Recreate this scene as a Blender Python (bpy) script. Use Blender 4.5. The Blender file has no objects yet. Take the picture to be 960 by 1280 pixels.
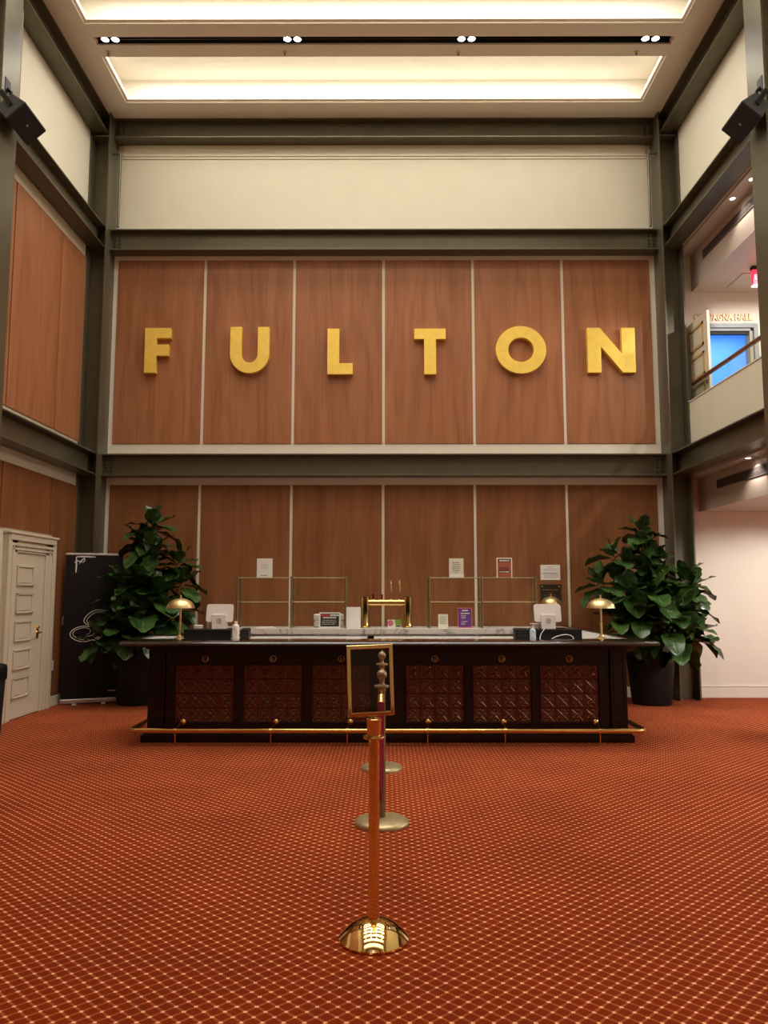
import bpy, bmesh, math, random
from mathutils import Vector, Matrix
random.seed(7)
SC = bpy.context.scene
COL = SC.collection
R = math.radians
PI = math.pi

# ------------------------------------------------------------------ materials
def nodes_of(m):
    nt = m.node_tree
    return nt, nt.nodes, nt.links, nt.nodes['Principled BSDF']

def mat(name, col, rough=.5, metal=0., var=.06, scale=12., coat=0., emit=None, es=0., bump=0., spec=None):
    m = bpy.data.materials.new(name); m.use_nodes = True
    nt, N, L, P = nodes_of(m)
    P.inputs['Roughness'].default_value = rough
    P.inputs['Metallic'].default_value = metal
    if coat: P.inputs['Coat Weight'].default_value = coat; P.inputs['Coat Roughness'].default_value = .12
    if spec is not None: P.inputs['Specular IOR Level'].default_value = spec
    tc = N.new('ShaderNodeTexCoord'); nz = N.new('ShaderNodeTexNoise')
    nz.inputs['Scale'].default_value = scale; nz.inputs['Detail'].default_value = 4
    L.new(tc.outputs['Object'], nz.inputs['Vector'])
    rp = N.new('ShaderNodeValToRGB')
    a = [max(0, c*(1-var)) for c in col[:3]]+[1]; b = [min(1, c*(1+var)) for c in col[:3]]+[1]
    rp.color_ramp.elements[0].color = a; rp.color_ramp.elements[1].color = b
    rp.color_ramp.elements[0].position = .3; rp.color_ramp.elements[1].position = .7
    L.new(nz.outputs['Fac'], rp.inputs['Fac']); L.new(rp.outputs['Color'], P.inputs['Base Color'])
    if bump:
        bp = N.new('ShaderNodeBump'); bp.inputs['Strength'].default_value = bump; bp.inputs['Distance'].default_value = .01
        L.new(nz.outputs['Fac'], bp.inputs['Height']); L.new(bp.outputs['Normal'], P.inputs['Normal'])
    if emit:
        P.inputs['Emission Color'].default_value = (*emit, 1); P.inputs['Emission Strength'].default_value = es
    return m

def math_node(N, L, op, a, b=None, c=None):
    n = N.new('ShaderNodeMath'); n.operation = op
    for i, v in enumerate((a, b, c)):
        if v is None: continue
        if isinstance(v, (int, float)): n.inputs[i].default_value = v
        else: L.new(v, n.inputs[i])
    return n.outputs[0]

def wood_mat(name, dark, light, rough=.42):
    m = bpy.data.materials.new(name); m.use_nodes = True
    nt, N, L, P = nodes_of(m)
    tc = N.new('ShaderNodeTexCoord'); oi = N.new('ShaderNodeObjectInfo')
    off = N.new('ShaderNodeVectorMath'); off.operation = 'ADD'
    mul = N.new('ShaderNodeVectorMath'); mul.operation = 'SCALE'
    cmb = N.new('ShaderNodeCombineXYZ')
    for k in range(3): L.new(oi.outputs['Random'], cmb.inputs[k])
    L.new(cmb.outputs[0], mul.inputs[0]); mul.inputs['Scale'].default_value = 37.
    L.new(tc.outputs['Object'], off.inputs[0]); L.new(mul.outputs[0], off.inputs[1])
    def noise(sx, sz, sc, det=5, dist=0.):
        mp = N.new('ShaderNodeMapping'); mp.inputs['Scale'].default_value = (sx, sx, sz)
        L.new(off.outputs[0], mp.inputs['Vector'])
        nz = N.new('ShaderNodeTexNoise'); nz.inputs['Scale'].default_value = sc; nz.inputs['Detail'].default_value = det
        nz.inputs['Distortion'].default_value = dist
        L.new(mp.outputs[0], nz.inputs['Vector']); return nz.outputs['Fac']
    fine = noise(60, 1.6, 1.0, 6); broad = noise(5, .22, 1.0, 2, .4)
    mp = N.new('ShaderNodeMapping'); mp.inputs['Scale'].default_value = (1, 1, .13); L.new(off.outputs[0], mp.inputs['Vector'])
    nz2 = N.new('ShaderNodeTexNoise'); nz2.inputs['Scale'].default_value = 1.6; nz2.inputs['Detail'].default_value = 2
    L.new(mp.outputs[0], nz2.inputs['Vector'])
    ring = math_node(N, L, 'MULTIPLY', nz2.outputs['Fac'], 46.)
    ring = math_node(N, L, 'SINE', ring)
    ring = math_node(N, L, 'MULTIPLY_ADD', ring, .5, .5)
    ring = math_node(N, L, 'POWER', ring, 3.)
    f = math_node(N, L, 'MULTIPLY', fine, .55)
    f = math_node(N, L, 'MULTIPLY_ADD', broad, .45, f)
    f = math_node(N, L, 'MULTIPLY_ADD', ring, -.13, f)
    rp = N.new('ShaderNodeValToRGB')
    rp.color_ramp.elements[0].color = (*dark, 1); rp.color_ramp.elements[1].color = (*light, 1)
    rp.color_ramp.elements[0].position = .25; rp.color_ramp.elements[1].position = .68
    L.new(f, rp.inputs['Fac']); L.new(rp.outputs['Color'], P.inputs['Base Color'])
    P.inputs['Roughness'].default_value = rough
    P.inputs['Specular IOR Level'].default_value = .35
    return m

def carpet_mat():
    m = bpy.data.materials.new('carpet_lattice'); m.use_nodes = True
    nt, N, L, P = nodes_of(m)
    tc = N.new('ShaderNodeTexCoord'); sp = N.new('ShaderNodeSeparateXYZ')
    wob = N.new('ShaderNodeTexNoise'); wob.inputs['Scale'].default_value = 45.; wob.inputs['Detail'].default_value = 2
    L.new(tc.outputs['Object'], wob.inputs['Vector'])
    L.new(tc.outputs['Object'], sp.inputs[0])
    PX, PY = .0785, .0735
    a = math_node(N, L, 'MULTIPLY', sp.outputs['X'], 1/PX); b = math_node(N, L, 'MULTIPLY', sp.outputs['Y'], 1/PY)
    u = math_node(N, L, 'ADD', a, b); v = math_node(N, L, 'SUBTRACT', a, b)
    w = math_node(N, L, 'MULTIPLY_ADD', wob.outputs['Fac'], .16, -.08)
    u = math_node(N, L, 'ADD', u, w); v = math_node(N, L, 'ADD', v, w)
    def cell(x):   # distance to the nearest lattice line
        f = math_node(N, L, 'FRACT', x); f = math_node(N, L, 'SUBTRACT', f, .5); f = math_node(N, L, 'ABSOLUTE', f)
        return math_node(N, L, 'SUBTRACT', .5, f)
    cu, cv = cell(u), cell(v)
    def band(x, lo, hi):
        mr = N.new('ShaderNodeMapRange'); mr.inputs['From Min'].default_value = lo; mr.inputs['From Max'].default_value = hi
        mr.inputs['To Min'].default_value = 1; mr.inputs['To Max'].default_value = 0
        L.new(x, mr.inputs['Value']); return mr.outputs[0]
    mn = math_node(N, L, 'MINIMUM', cu, cv)
    line = band(mn, .05, .15)
    dx = math_node(N, L, 'ADD', cu, cv)
    dot = band(dx, .14, .21)
    # little tufts split every dot in two
    st = math_node(N, L, 'MULTIPLY', sp.outputs['X'], 2*PI/(PX/9.)); st = math_node(N, L, 'SINE', st)
    st = math_node(N, L, 'MULTIPLY_ADD', st, .25, .75); dot = math_node(N, L, 'MULTIPLY', dot, st)
    nz = N.new('ShaderNodeTexNoise'); nz.inputs['Scale'].default_value = 260.; nz.inputs['Detail'].default_value = 2
    L.new(tc.outputs['Object'], nz.inputs['Vector'])
    big = N.new('ShaderNodeTexNoise'); big.inputs['Scale'].default_value = 1.3; big.inputs['Detail'].default_value = 3
    L.new(tc.outputs['Object'], big.inputs['Vector'])
    def mix(fac, c1, c2):
        mx = N.new('ShaderNodeMix'); mx.data_type = 'RGBA'
        if isinstance(fac, float): mx.inputs[0].default_value = fac
        else: L.new(fac, mx.inputs[0])
        for i, c in ((6, c1), (7, c2)):
            if isinstance(c, tuple): mx.inputs[i].default_value = (*c, 1)
            else: L.new(c, mx.inputs[i])
        return mx.outputs[2]
    base = mix(nz.outputs['Fac'], CARPET[0], CARPET[1])
    lc = mix(nz.outputs['Fac'], CARPET[2], CARPET[3])
    c = mix(math_node(N, L, 'MULTIPLY', line, .75), base, lc)
    c = mix(dot, c, CARPET[4])
    hs = N.new('ShaderNodeHueSaturation'); L.new(c, hs.inputs['Color'])
    vv = N.new('ShaderNodeMapRange'); L.new(big.outputs['Fac'], vv.inputs['Value'])
    vv.inputs['From Min'].default_value = .3; vv.inputs['From Max'].default_value = .7
    vv.inputs['To Min'].default_value = .88; vv.inputs['To Max'].default_value = 1.12
    L.new(vv.outputs[0], hs.inputs['Value'])
    L.new(hs.outputs['Color'], P.inputs['Base Color'])
    P.inputs['Roughness'].default_value = .95; P.inputs['Specular IOR Level'].default_value = .04
    bp = N.new('ShaderNodeBump'); bp.inputs['Strength'].default_value = .35; bp.inputs['Distance'].default_value = .004
    L.new(nz.outputs['Fac'], bp.inputs['Height']); L.new(bp.outputs['Normal'], P.inputs['Normal'])
    return m

def marble_mat():
    m = bpy.data.materials.new('white_marble'); m.use_nodes = True
    nt, N, L, P = nodes_of(m)
    tc = N.new('ShaderNodeTexCoord'); nz = N.new('ShaderNodeTexNoise')
    nz.inputs['Scale'].default_value = 1.1; nz.inputs['Detail'].default_value = 7; nz.inputs['Distortion'].default_value = 1.6
    L.new(tc.outputs['Object'], nz.inputs['Vector'])
    rp = N.new('ShaderNodeValToRGB'); e = rp.color_ramp.elements
    e[0].position = .46; e[0].color = (.72, .68, .62, 1); e[1].position = .54; e[1].color = (.74, .7, .64, 1)
    k = e.new(.5); k.color = (.3, .27, .24, 1)
    k = e.new(.485); k.color = (.66, .62, .57, 1); k = e.new(.515); k.color = (.66, .62, .57, 1)
    L.new(nz.outputs['Fac'], rp.inputs['Fac']); L.new(rp.outputs['Color'], P.inputs['Base Color'])
    P.inputs['Roughness'].default_value = .22
    return m

def leaf_mat():
    m = bpy.data.materials.new('fig_leaf'); m.use_nodes = True
    nt, N, L, P = nodes_of(m)
    uv = N.new('ShaderNodeUVMap'); uv.uv_map = 'UVMap'
    sp = N.new('ShaderNodeSeparateXYZ'); L.new(uv.outputs[0], sp.inputs[0])
    au = math_node(N, L, 'SUBTRACT', sp.outputs['X'], .5); au = math_node(N, L, 'ABSOLUTE', au)
    mid = math_node(N, L, 'LESS_THAN', au, .022)
    ph = math_node(N, L, 'MULTIPLY_ADD', au, -7., math_node(N, L, 'MULTIPLY', sp.outputs['Y'], 11.))
    fr = math_node(N, L, 'FRACT', ph); fr = math_node(N, L, 'SUBTRACT', fr, .5); fr = math_node(N, L, 'ABSOLUTE', fr)
    side = math_node(N, L, 'LESS_THAN', fr, .06)
    vein = math_node(N, L, 'MAXIMUM', mid, math_node(N, L, 'MULTIPLY', side, .55))
    tc = N.new('ShaderNodeTexCoord'); nz = N.new('ShaderNodeTexNoise'); nz.inputs['Scale'].default_value = 5.
    L.new(tc.outputs['Object'], nz.inputs['Vector'])
    rp = N.new('ShaderNodeValToRGB'); e = rp.color_ramp.elements
    e[0].position = .32; e[0].color = (.012, .030, .007, 1); e[1].position = .72; e[1].color = (.055, .125, .022, 1)
    L.new(nz.outputs['Fac'], rp.inputs['Fac'])
    mx = N.new('ShaderNodeMix'); mx.data_type = 'RGBA'
    L.new(math_node(N, L, 'MULTIPLY', vein, .6), mx.inputs[0]); L.new(rp.outputs['Color'], mx.inputs[6])
    mx.inputs[7].default_value = (.10, .2, .05, 1)
    L.new(mx.outputs[2], P.inputs['Base Color'])
    P.inputs['Roughness'].default_value = .27; P.inputs['Specular IOR Level'].default_value = .55
    bp = N.new('ShaderNodeBump'); bp.inputs['Strength'].default_value = .5; bp.inputs['Distance'].default_value = .006; bp.invert = True
    L.new(vein, bp.inputs['Height']); L.new(bp.outputs['Normal'], P.inputs['Normal'])
    return m

def glass_mat(name, col=(1, 1, 1), rough=.02):
    m = bpy.data.materials.new(name); m.use_nodes = True
    nt, N, L, P = nodes_of(m)
    tr = N.new('ShaderNodeBsdfTransparent'); tr.inputs['Color'].default_value = (*col, 1)
    gl = N.new('ShaderNodeBsdfGlossy'); gl.inputs['Roughness'].default_value = rough
    fr = N.new('ShaderNodeFresnel'); fr.inputs['IOR'].default_value = 1.45
    ge = N.new('ShaderNodeNewGeometry'); fac = math_node(N, L, 'MULTIPLY', fr.outputs[0], math_node(N, L, 'SUBTRACT', 1., ge.outputs['Backfacing']))
    mx = N.new('ShaderNodeMixShader'); L.new(fac, mx.inputs[0])
    L.new(tr.outputs[0], mx.inputs[1]); L.new(gl.outputs[0], mx.inputs[2])
    L.new(mx.outputs[0], N['Material Output'].inputs['Surface'])
    return m

CARPET = [(.145, .0165, .003), (.21, .028, .0055), (.34, .068, .020), (.44, .10, .034), (.95, .52, .27)]
M = {}
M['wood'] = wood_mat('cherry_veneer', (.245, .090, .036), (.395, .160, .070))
M['woodlow'] = wood_mat('shaded_cherry_veneer', (.170, .060, .019), (.285, .110, .040))  # same cherry veneer, with the dimmer light low down put into the colour
M['steel'] = mat('olive_steel', (.112, .096, .058), .36, .35, .07, 6)
M['cream'] = mat('cream_paint', (.66, .61, .475), .6, 0, .02, 3)
M['ceil'] = mat('ceiling_paint', (.80, .73, .62), .7, 0, .02, 3)
M['recess'] = mat('recess_paint', (.70, .655, .57), .7, 0, .01, 3)
M['trimwhite'] = mat('ivory_trim', (.72, .65, .53), .5, 0, .02, 5)
M['pinkwall'] = mat('pale_wall', (.70, .62, .54), .65, 0, .02, 3)
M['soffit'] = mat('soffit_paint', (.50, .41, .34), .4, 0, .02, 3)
M['carpet'] = carpet_mat()
M['marble'] = marble_mat()
M['mahog'] = mat('dark_mahogany', (.0105, .0024, .0014), .34, 0, .25, 9, spec=.28)
M['mahogtop'] = mat('polished_mahogany', (.014, .0055, .0042), .16, 0, .2, 9, coat=.6)
M['tin'] = mat('embossed_tin', (.125, .048, .030), .27, .8, .1, 20)
M['brass'] = mat('polished_brass', (.82, .55, .20), .13, 1, .05, 8)
M['brassfloor'] = mat('mirror_brass', (.86, .60, .24), .05, 1, .03, 5)
M['towerbrass'] = mat('tower_brass', (.56, .43, .17), .2, 1, .05, 8)
M['bolt'] = mat('dark_bolt', (.040, .036, .026), .4, .4, .1, 9)
M['brush'] = mat('brushed_brass', (.70, .53, .26), .40, 1, .08, 14)
M['antique'] = mat('antique_brass', (.27, .215, .115), .42, .85, .14, 18)
M['bronze'] = mat('worn_bronze', (.46, .37, .20), .42, .7, .18, 22, bump=.1)
M['gold'] = mat('gold_leaf', (.95, .66, .12), .42, .4, .06, 10)
M['goldside'] = mat('gold_letter_edge', (.50, .30, .05), .5, .5, .06, 10)
M['velvet'] = mat('burgundy_velvet', (.13, .004, .014), .9, 0, .15, 40, spec=.08)
M['black'] = mat('black_plastic', (.006, .006, .0062), .45, 0, .1, 20, spec=.25)
M['blackmat'] = mat('matte_black', (.007, .006, .008), .7, 0, .1, 20)
M['banner'] = mat('banner_vinyl', (.009, .0065, .0075), .5, 0, .1, 4, spec=.25)
M['pot'] = mat('charcoal_planter', (.0075, .0075, .0095), .55, 0, .1, 8, spec=.3)
M['grey'] = mat('speaker_grey', (.030, .032, .034), .5, 0, .08, 30)
M['white'] = mat('white_plastic', (.74, .67, .62), .35, 0, .02, 9)
M['paper'] = mat('white_paper', (.78, .72, .66), .6, 0, .02, 9)
M['creampaper'] = mat('cream_paper', (.70, .64, .50), .6, 0, .02, 9)
M['ink'] = mat('grey_ink', (.20, .18, .17), .7, 0, .05, 9)
M['blackink'] = mat('black_ink', (.012, .010, .010), .7, 0, .05, 9)
M['orange'] = mat('orange_print', (.36, .085, .04), .6, 0, .05, 9)
M['red'] = mat('red_print', (.40, .02, .015), .6, 0, .05, 9)
M['purple'] = mat('purple_print', (.12, .025, .19), .5, 0, .3, 9)
M['pink'] = mat('pink_print', (.55, .12, .16), .6, 0, .2, 20)
M['green'] = mat('green_print', (.22, .36, .04), .6, 0, .3, 20)
M['silver'] = mat('silver_aluminium', (.62, .58, .55), .3, .8, .03, 9)
M['stain'] = mat('stainless', (.55, .53, .52), .25, .9, .03, 9)
M['plaque'] = mat('bronze_plaque', (.035, .022, .014), .4, .4, .1, 20)
M['leaf'] = leaf_mat()
M['bark'] = mat('brown_bark', (.05, .03, .018), .85, 0, .3, 30, bump=.3)
M['soil'] = mat('dark_soil', (.012, .008, .006), .95, 0, .3, 60, bump=.5)
M['glass'] = glass_mat('clear_glass', (.93, .97, .94))
M['acrylic'] = glass_mat('clear_acrylic', (.80, .76, .80), .06)
M['gel'] = mat('blue_gel', (.46, .60, .72), .15, 0, .05, 10)
M['railwood'] = mat('red_handrail', (.14, .035, .016), .3, 0, .2, 15, coat=.3)
M['door'] = mat('ivory_door', (.66, .565, .43), .42, 0, .02, 5)
M['doorgold'] = mat('ochre_moulding', (.50, .34, .12), .5, 0, .04, 5)
M['darkslot'] = mat('black_slot', (.012, .011, .012), .7, 0, .1, 8)
M['vent'] = mat('grey_vent', (.17, .14, .13), .45, .3, .25, 90)
M['ventback'] = mat('dark_vent_back', (.055, .045, .042), .6, 0, .1, 9)
M['bulb'] = mat('spot_lens', (.9, .9, .95), .3, 0, .01, 5, emit=(.88, .93, 1.), es=30.)
M['spotlens'] = mat('warm_spot_lens', (.9, .9, .9), .3, 0, .01, 5, emit=(1., .95, .88), es=14.)
M['exit'] = mat('exit_red', (.5, .02, .05), .4, 0, .02, 5, emit=(1., .02, .07), es=1.6)
M['exitwhite'] = mat('exit_white', (.9, .8, .8), .4, 0, .02, 5, emit=(1., .85, .85), es=1.2)
M['bluelit'] = mat('blue_lit_wall', (.42, .62, .86), .7, 0, .02, 3)  # white hall walls with the blue light put into their colour
M['cloth'] = mat('pale_blue_cloth', (.45, .62, .74), .8, 0, .05, 12)
M['copper'] = mat('copper_letter', (.55, .36, .20), .45, .3, .05, 9)

# ------------------------------------------------------------------ mesh builder
class MB:
    def __init__(s): s.bm = bmesh.new(); s.uv = None
    def box(s, x0, x1, y0, y1, z0, z1, rot=None, c=None):
        vs = [Vector((x, y, z)) for z in (z0, z1) for y in (y0, y1) for x in (x0, x1)]
        if rot is not None:
            cc = Vector(c) if c is not None else Vector(((x0+x1)/2, (y0+y1)/2, (z0+z1)/2))
            vs = [rot @ (v-cc)+cc for v in vs]
        v = [s.bm.verts.new(p) for p in vs]
        for f in ((0, 2, 3, 1), (4, 5, 7, 6), (0, 1, 5, 4), (2, 6, 7, 3), (0, 4, 6, 2), (1, 3, 7, 5)):
            s.bm.faces.new([v[i] for i in f])
        return s
    def hexa(s, bot, top):
        v = [s.bm.verts.new(p) for p in list(bot)+list(top)]
        n = len(bot)
        s.bm.faces.new(v[:n][::-1]); s.bm.faces.new(v[n:])
        for i in range(n): s.bm.faces.new((v[i], v[(i+1) % n], v[n+(i+1) % n], v[n+i]))
        return s
    def prism(s, poly, d0, d1, plane='xz'):
        def P(a, b, d):
            return {'xz': (a, d, b), 'xy': (a, b, d), 'yz': (d, a, b)}[plane]
        return s.hexa([P(a, b, d0) for a, b in poly], [P(a, b, d1) for a, b in poly])
    def lathe(s, prof, c=(0, 0, 0), n=32, axis='z', cap=True):
        c = Vector(c); rings = []
        def P(r, h, t):
            a, b = r*math.cos(t), r*math.sin(t)
            return c+Vector({'z': (a, b, h), 'y': (a, h, b), 'x': (h, a, b)}[axis])
        for r, h in prof:
            if r < 1e-6: rings.append([s.bm.verts.new(P(0, h, 0))])
            else: rings.append([s.bm.verts.new(P(r, h, 2*PI*i/n)) for i in range(n)])
        for A, B in zip(rings, rings[1:]):
            for i in range(n):
                j = (i+1) % n
                if len(A) == 1 and len(B) == 1: continue
                if len(A) == 1: s.bm.faces.new((A[0], B[j], B[i]))
                elif len(B) == 1: s.bm.faces.new((A[i], A[j], B[0]))
                else: s.bm.faces.new((A[i], A[j], B[j], B[i]))
        if cap:
            if len(rings[0]) > 1: s.bm.faces.new(rings[0][::-1])
            if len(rings[-1]) > 1: s.bm.faces.new(rings[-1])
        return s
    def tube(s, pts, r, n=8, cap=True):
        pts = [Vector(p) for p in pts]; rings = []
        rr = r if isinstance(r, (list, tuple)) else [r]*len(pts)
        up = None
        for i, p in enumerate(pts):
            d = (pts[min(i+1, len(pts)-1)]-pts[max(i-1, 0)]).normalized()
            if up is None:
                up = Vector((0, 0, 1)) if abs(d.z) < .9 else Vector((1, 0, 0))
            a = d.cross(up)
            if a.length < 1e-4: a = d.cross(Vector((0, 1, 0)))
            a.normalize(); b = a.cross(d).normalized(); up = b
            rings.append([s.bm.verts.new(p+a*rr[i]*math.cos(2*PI*k/n)+b*rr[i]*math.sin(2*PI*k/n)) for k in range(n)])
        for A, B in zip(rings, rings[1:]):
            for k in range(n): s.bm.faces.new((A[k], A[(k+1) % n], B[(k+1) % n], B[k]))
        if cap: s.bm.faces.new(rings[0][::-1]); s.bm.faces.new(rings[-1])
        return s
    def sphere(s, c, r, n=20, sz=1.):
        prof = [(r*math.sin(PI*i/(n//2)), -r*sz*math.cos(PI*i/(n//2))) for i in range(n//2+1)]
        return s.lathe(prof, c, n, cap=False)
    def build(s, name, m, parent=None, bevel=0., smooth=False, loc=None, seg=2):
        bmesh.ops.remove_doubles(s.bm, verts=s.bm.verts, dist=1e-6)
        bmesh.ops.recalc_face_normals(s.bm, faces=s.bm.faces)
        me = bpy.data.meshes.new(name); s.bm.to_mesh(me); s.bm.free()
        ms = m if isinstance(m, (list, tuple)) else [m]
        for k in ms: me.materials.append(M[k] if isinstance(k, str) else k)
        o = bpy.data.objects.new(name, me); COL.objects.link(o)
        if parent is not None: o.parent = parent
        if loc is not None: o.location = loc
        if smooth:
            for p in me.polygons: p.use_smooth = True
            me.set_sharp_from_angle(angle=R(40))
        if bevel:
            b = o.modifiers.new('bevel', 'BEVEL'); b.width = bevel; b.segments = seg; b.limit_method = 'ANGLE'; b.angle_limit = R(40)
        return o

def thing(name, label, cat, loc=(0, 0, 0), rz=0., group=None, kind=None):
    o = bpy.data.objects.new(name, None); COL.objects.link(o)
    o.empty_display_size = .1; o.location = loc; o.rotation_euler = (0, 0, rz)
    return tag(o, label, cat, group, kind)
def tag(o, label, cat, group=None, kind=None):
    o['label'] = label; o['category'] = cat
    if group: o['group'] = group
    if kind: o['kind'] = kind
    return o
def struct(o, label, cat): return tag(o, label, cat, None, 'structure')
def dup(root, loc, label=None, rz=None, sx=None):
    r = root.copy(); COL.objects.link(r); r.location = loc
    if rz is not None: r.rotation_euler = (0, 0, rz)
    if label: r['label'] = label
    for ch in list(root.children):
        c = ch.copy(); COL.objects.link(c); c.parent = r; c.matrix_parent_inverse = Matrix()
        for g in list(ch.children):
            d = g.copy(); COL.objects.link(d); d.parent = c; d.matrix_parent_inverse = Matrix()
    return r
def lamp(name, kind, loc, energy, color, rot=(0, 0, 0), **k):
    l = bpy.data.lights.new(name, kind); l.energy = energy; l.color = color
    for a, v in k.items(): setattr(l, a, v)
    o = bpy.data.objects.new(name, l); COL.objects.link(o); o.location = loc; o.rotation_euler = rot
    return o

# ------------------------------------------------------------------ the room
WX = 4.70; BY = 12.0; CZ = 9.26; Y0 = -3.5
LOW = (3.39, 3.735); MID = (7.03, 7.38); TOP = (8.93, CZ)

b = MB(); b.box(-5.2, 8.2, Y0, 12.3, -.12, 0); struct(b.build('floor', 'carpet'), 'rust red carpet with a diamond lattice of pale dots', 'carpet')

# back wall, its ivory backing strips and the twelve veneer panels
b = MB(); b.box(-5.0, WX, BY, BY+.2, 0, 9.9)
wb = struct(b.build('wall_back', 'cream'), 'tall back wall with cream top and wood panels below', 'wall')
def panel_part(x0, x1, y0, y1, z0, z1, parent, mm='wood'):
    bb = MB(); cx, cy, cz = (x0+x1)/2, (y0+y1)/2, (z0+z1)/2
    bb.box(x0-cx, x1-cx, y0-cy, y1-cy, z0-cz, z1-cz)
    return bb.build('wood_panel', mm, parent, .004, loc=(cx, cy, cz))
b = MB(); b.box(-4.38, 4.38, 11.985, BY, LOW[1], MID[0]); b.box(-4.38, 4.38, 11.985, BY, .0, LOW[0])
b.build('backing_board', 'trimwhite', wb)
for k in range(6):
    xa = -4.318+k*1.4415; xb = xa+1.4315-.03
    panel_part(xa+.008, xb+.003, 11.972, 11.985, 3.935, 6.955, wb)
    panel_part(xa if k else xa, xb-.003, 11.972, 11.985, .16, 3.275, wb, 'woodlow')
b = MB(); b.box(-4.38, 4.38, 11.965, 11.985, 0, .15); struct(b.build('baseboard_back', 'trimwhite', None, .004), 'ivory baseboard along the back wall behind the bar', 'baseboard')
b = MB(); b.box(-4.3, 4.3, 11.97, BY, 8.74, 8.93); b.box(-4.3, 4.3, 11.985, BY, 8.70, 8.74)
struct(b.build('trim_1', 'cream', None, .003), 'cream fascia strip under the top back beam', 'trim')

# left wall
b = MB(); b.box(-5.0, -WX, Y0, BY, 0, 9.9)
wl = struct(b.build('wall_left', 'cream'), 'left side wall with cream top and wood panels below', 'wall')
b = MB(); b.box(-4.70, -4.694, Y0+.1, 11.6, 3.91, 6.82); b.box(-4.70, -4.694, 9.3, 11.6, 2.41, 3.20); b.box(-4.70, -4.694, 10.86, 11.6, .15, 2.41); b.box(-4.70, -4.694, Y0+.1, 9.3, .15, 3.20); b.build('seam_backing', 'mahog', wl)
seams = [11.60, 10.712, 9.318, 7.92, 6.5, 5.1, 3.7, 2.3, .9, -.5, -1.9, -3.4]
for y1, y0 in zip(seams, seams[1:]):
    panel_part(-4.70, -4.68, y0+.013, y1-.013, 3.90, 6.83, wl)
    if y1 > 9.6 and y0 < 10.9:
        pass
    else:
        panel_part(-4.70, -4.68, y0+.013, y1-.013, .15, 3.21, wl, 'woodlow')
# lower panels around the doorway
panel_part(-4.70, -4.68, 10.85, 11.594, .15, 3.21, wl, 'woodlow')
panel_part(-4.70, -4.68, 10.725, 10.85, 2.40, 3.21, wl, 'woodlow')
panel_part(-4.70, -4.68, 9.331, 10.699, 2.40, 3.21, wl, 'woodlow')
b = MB(); b.box(-4.70, -4.672, 10.86, 11.6, 0, .135); struct(b.build('baseboard_left', 'trimwhite', None, .004), 'ivory baseboard left of the banner by the door', 'baseboard')

# right wall: cream top, open gallery between the columns below it
b = MB(); b.box(WX, 5.0, Y0, BY, MID[0], 9.9)
b.box(WX, 5.0, Y0, 2.0, 0, MID[0]); b.box(WX, 5.0, 2.0, 8.35, LOW[0], MID[0])
struct(b.build('wall_right', 'cream'), 'cream upper right wall above the gallery opening', 'wall')
b = MB(); b.box(-5.0, 8.2, Y0-.2, Y0, 0, 9.9); struct(b.build('wall_front', 'cream'), 'cream wall behind the viewer', 'wall')

# gallery and passage on the right
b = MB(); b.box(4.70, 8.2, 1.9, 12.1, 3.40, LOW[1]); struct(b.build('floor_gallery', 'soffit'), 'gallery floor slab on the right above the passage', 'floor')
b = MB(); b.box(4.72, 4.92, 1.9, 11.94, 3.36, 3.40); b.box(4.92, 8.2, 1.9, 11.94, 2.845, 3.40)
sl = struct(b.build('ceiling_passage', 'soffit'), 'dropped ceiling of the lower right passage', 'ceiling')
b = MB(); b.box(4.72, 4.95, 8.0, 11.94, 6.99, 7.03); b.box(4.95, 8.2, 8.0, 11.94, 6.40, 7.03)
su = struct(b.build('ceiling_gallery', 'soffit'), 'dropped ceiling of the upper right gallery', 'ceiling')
b = MB(); b.box(5.43, 6.3, 11.2, 11.75, 6.388, 6.40); b.build('access_panel', 'soffit', su)
b = MB(); b.box(4.70, 8.2, 11.94, 12.14, 0, 3.40); struct(b.build('wall_passage', 'pinkwall'), 'pale pink end wall of the lower right passage', 'wall')
b = MB(); b.box(4.70, 8.2, 11.925, 11.94, 0, .165); b.box(4.70, 8.2, 11.918, 11.94, .165, .18)
struct(b.build('baseboard_passage', 'pinkwall', None, .002), 'pale baseboard under the pink end wall', 'baseboard')
b = MB(); b.box(8.1, 8.2, 1.9, 11.94, 0, 7.0); b.box(5.0, 8.2, 1.9, 2.0, 0, 7.0); struct(b.build('wall_passage_side', 'pinkwall'), 'far side wall of the right passage', 'wall')
b = MB()
DX0, DX1, DZ = 4.985, 5.90, 5.80
b.box(4.70, DX0, 11.94, 12.14, 3.735, 7.03); b.box(DX1, 8.2, 11.94, 12.14, 3.735, 7.03); b.box(DX0, DX1, 11.94, 12.14, DZ, 7.03)
struct(b.build('wall_gallery', 'pinkwall'), 'cream end wall of the upper gallery with a doorway', 'wall')
# blue-lit room beyond the gallery door
b = MB(); b.box(4.4, 7.4, 15.0, 15.1, 3.735, 6.8); b.box(4.3, 4.4, 12.14, 15.1, 3.735, 6.8); b.box(7.4, 7.5, 12.14, 15.1, 3.735, 6.8)
b.box(4.3, 7.5, 12.14, 15.1, 6.8, 6.9); b.box(4.3, 7.5, 12.14, 15.1, 3.635, 3.735)
struct(b.build('wall_hall', 'bluelit'), 'blue lit hall room seen through the gallery doorway', 'room')
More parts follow.
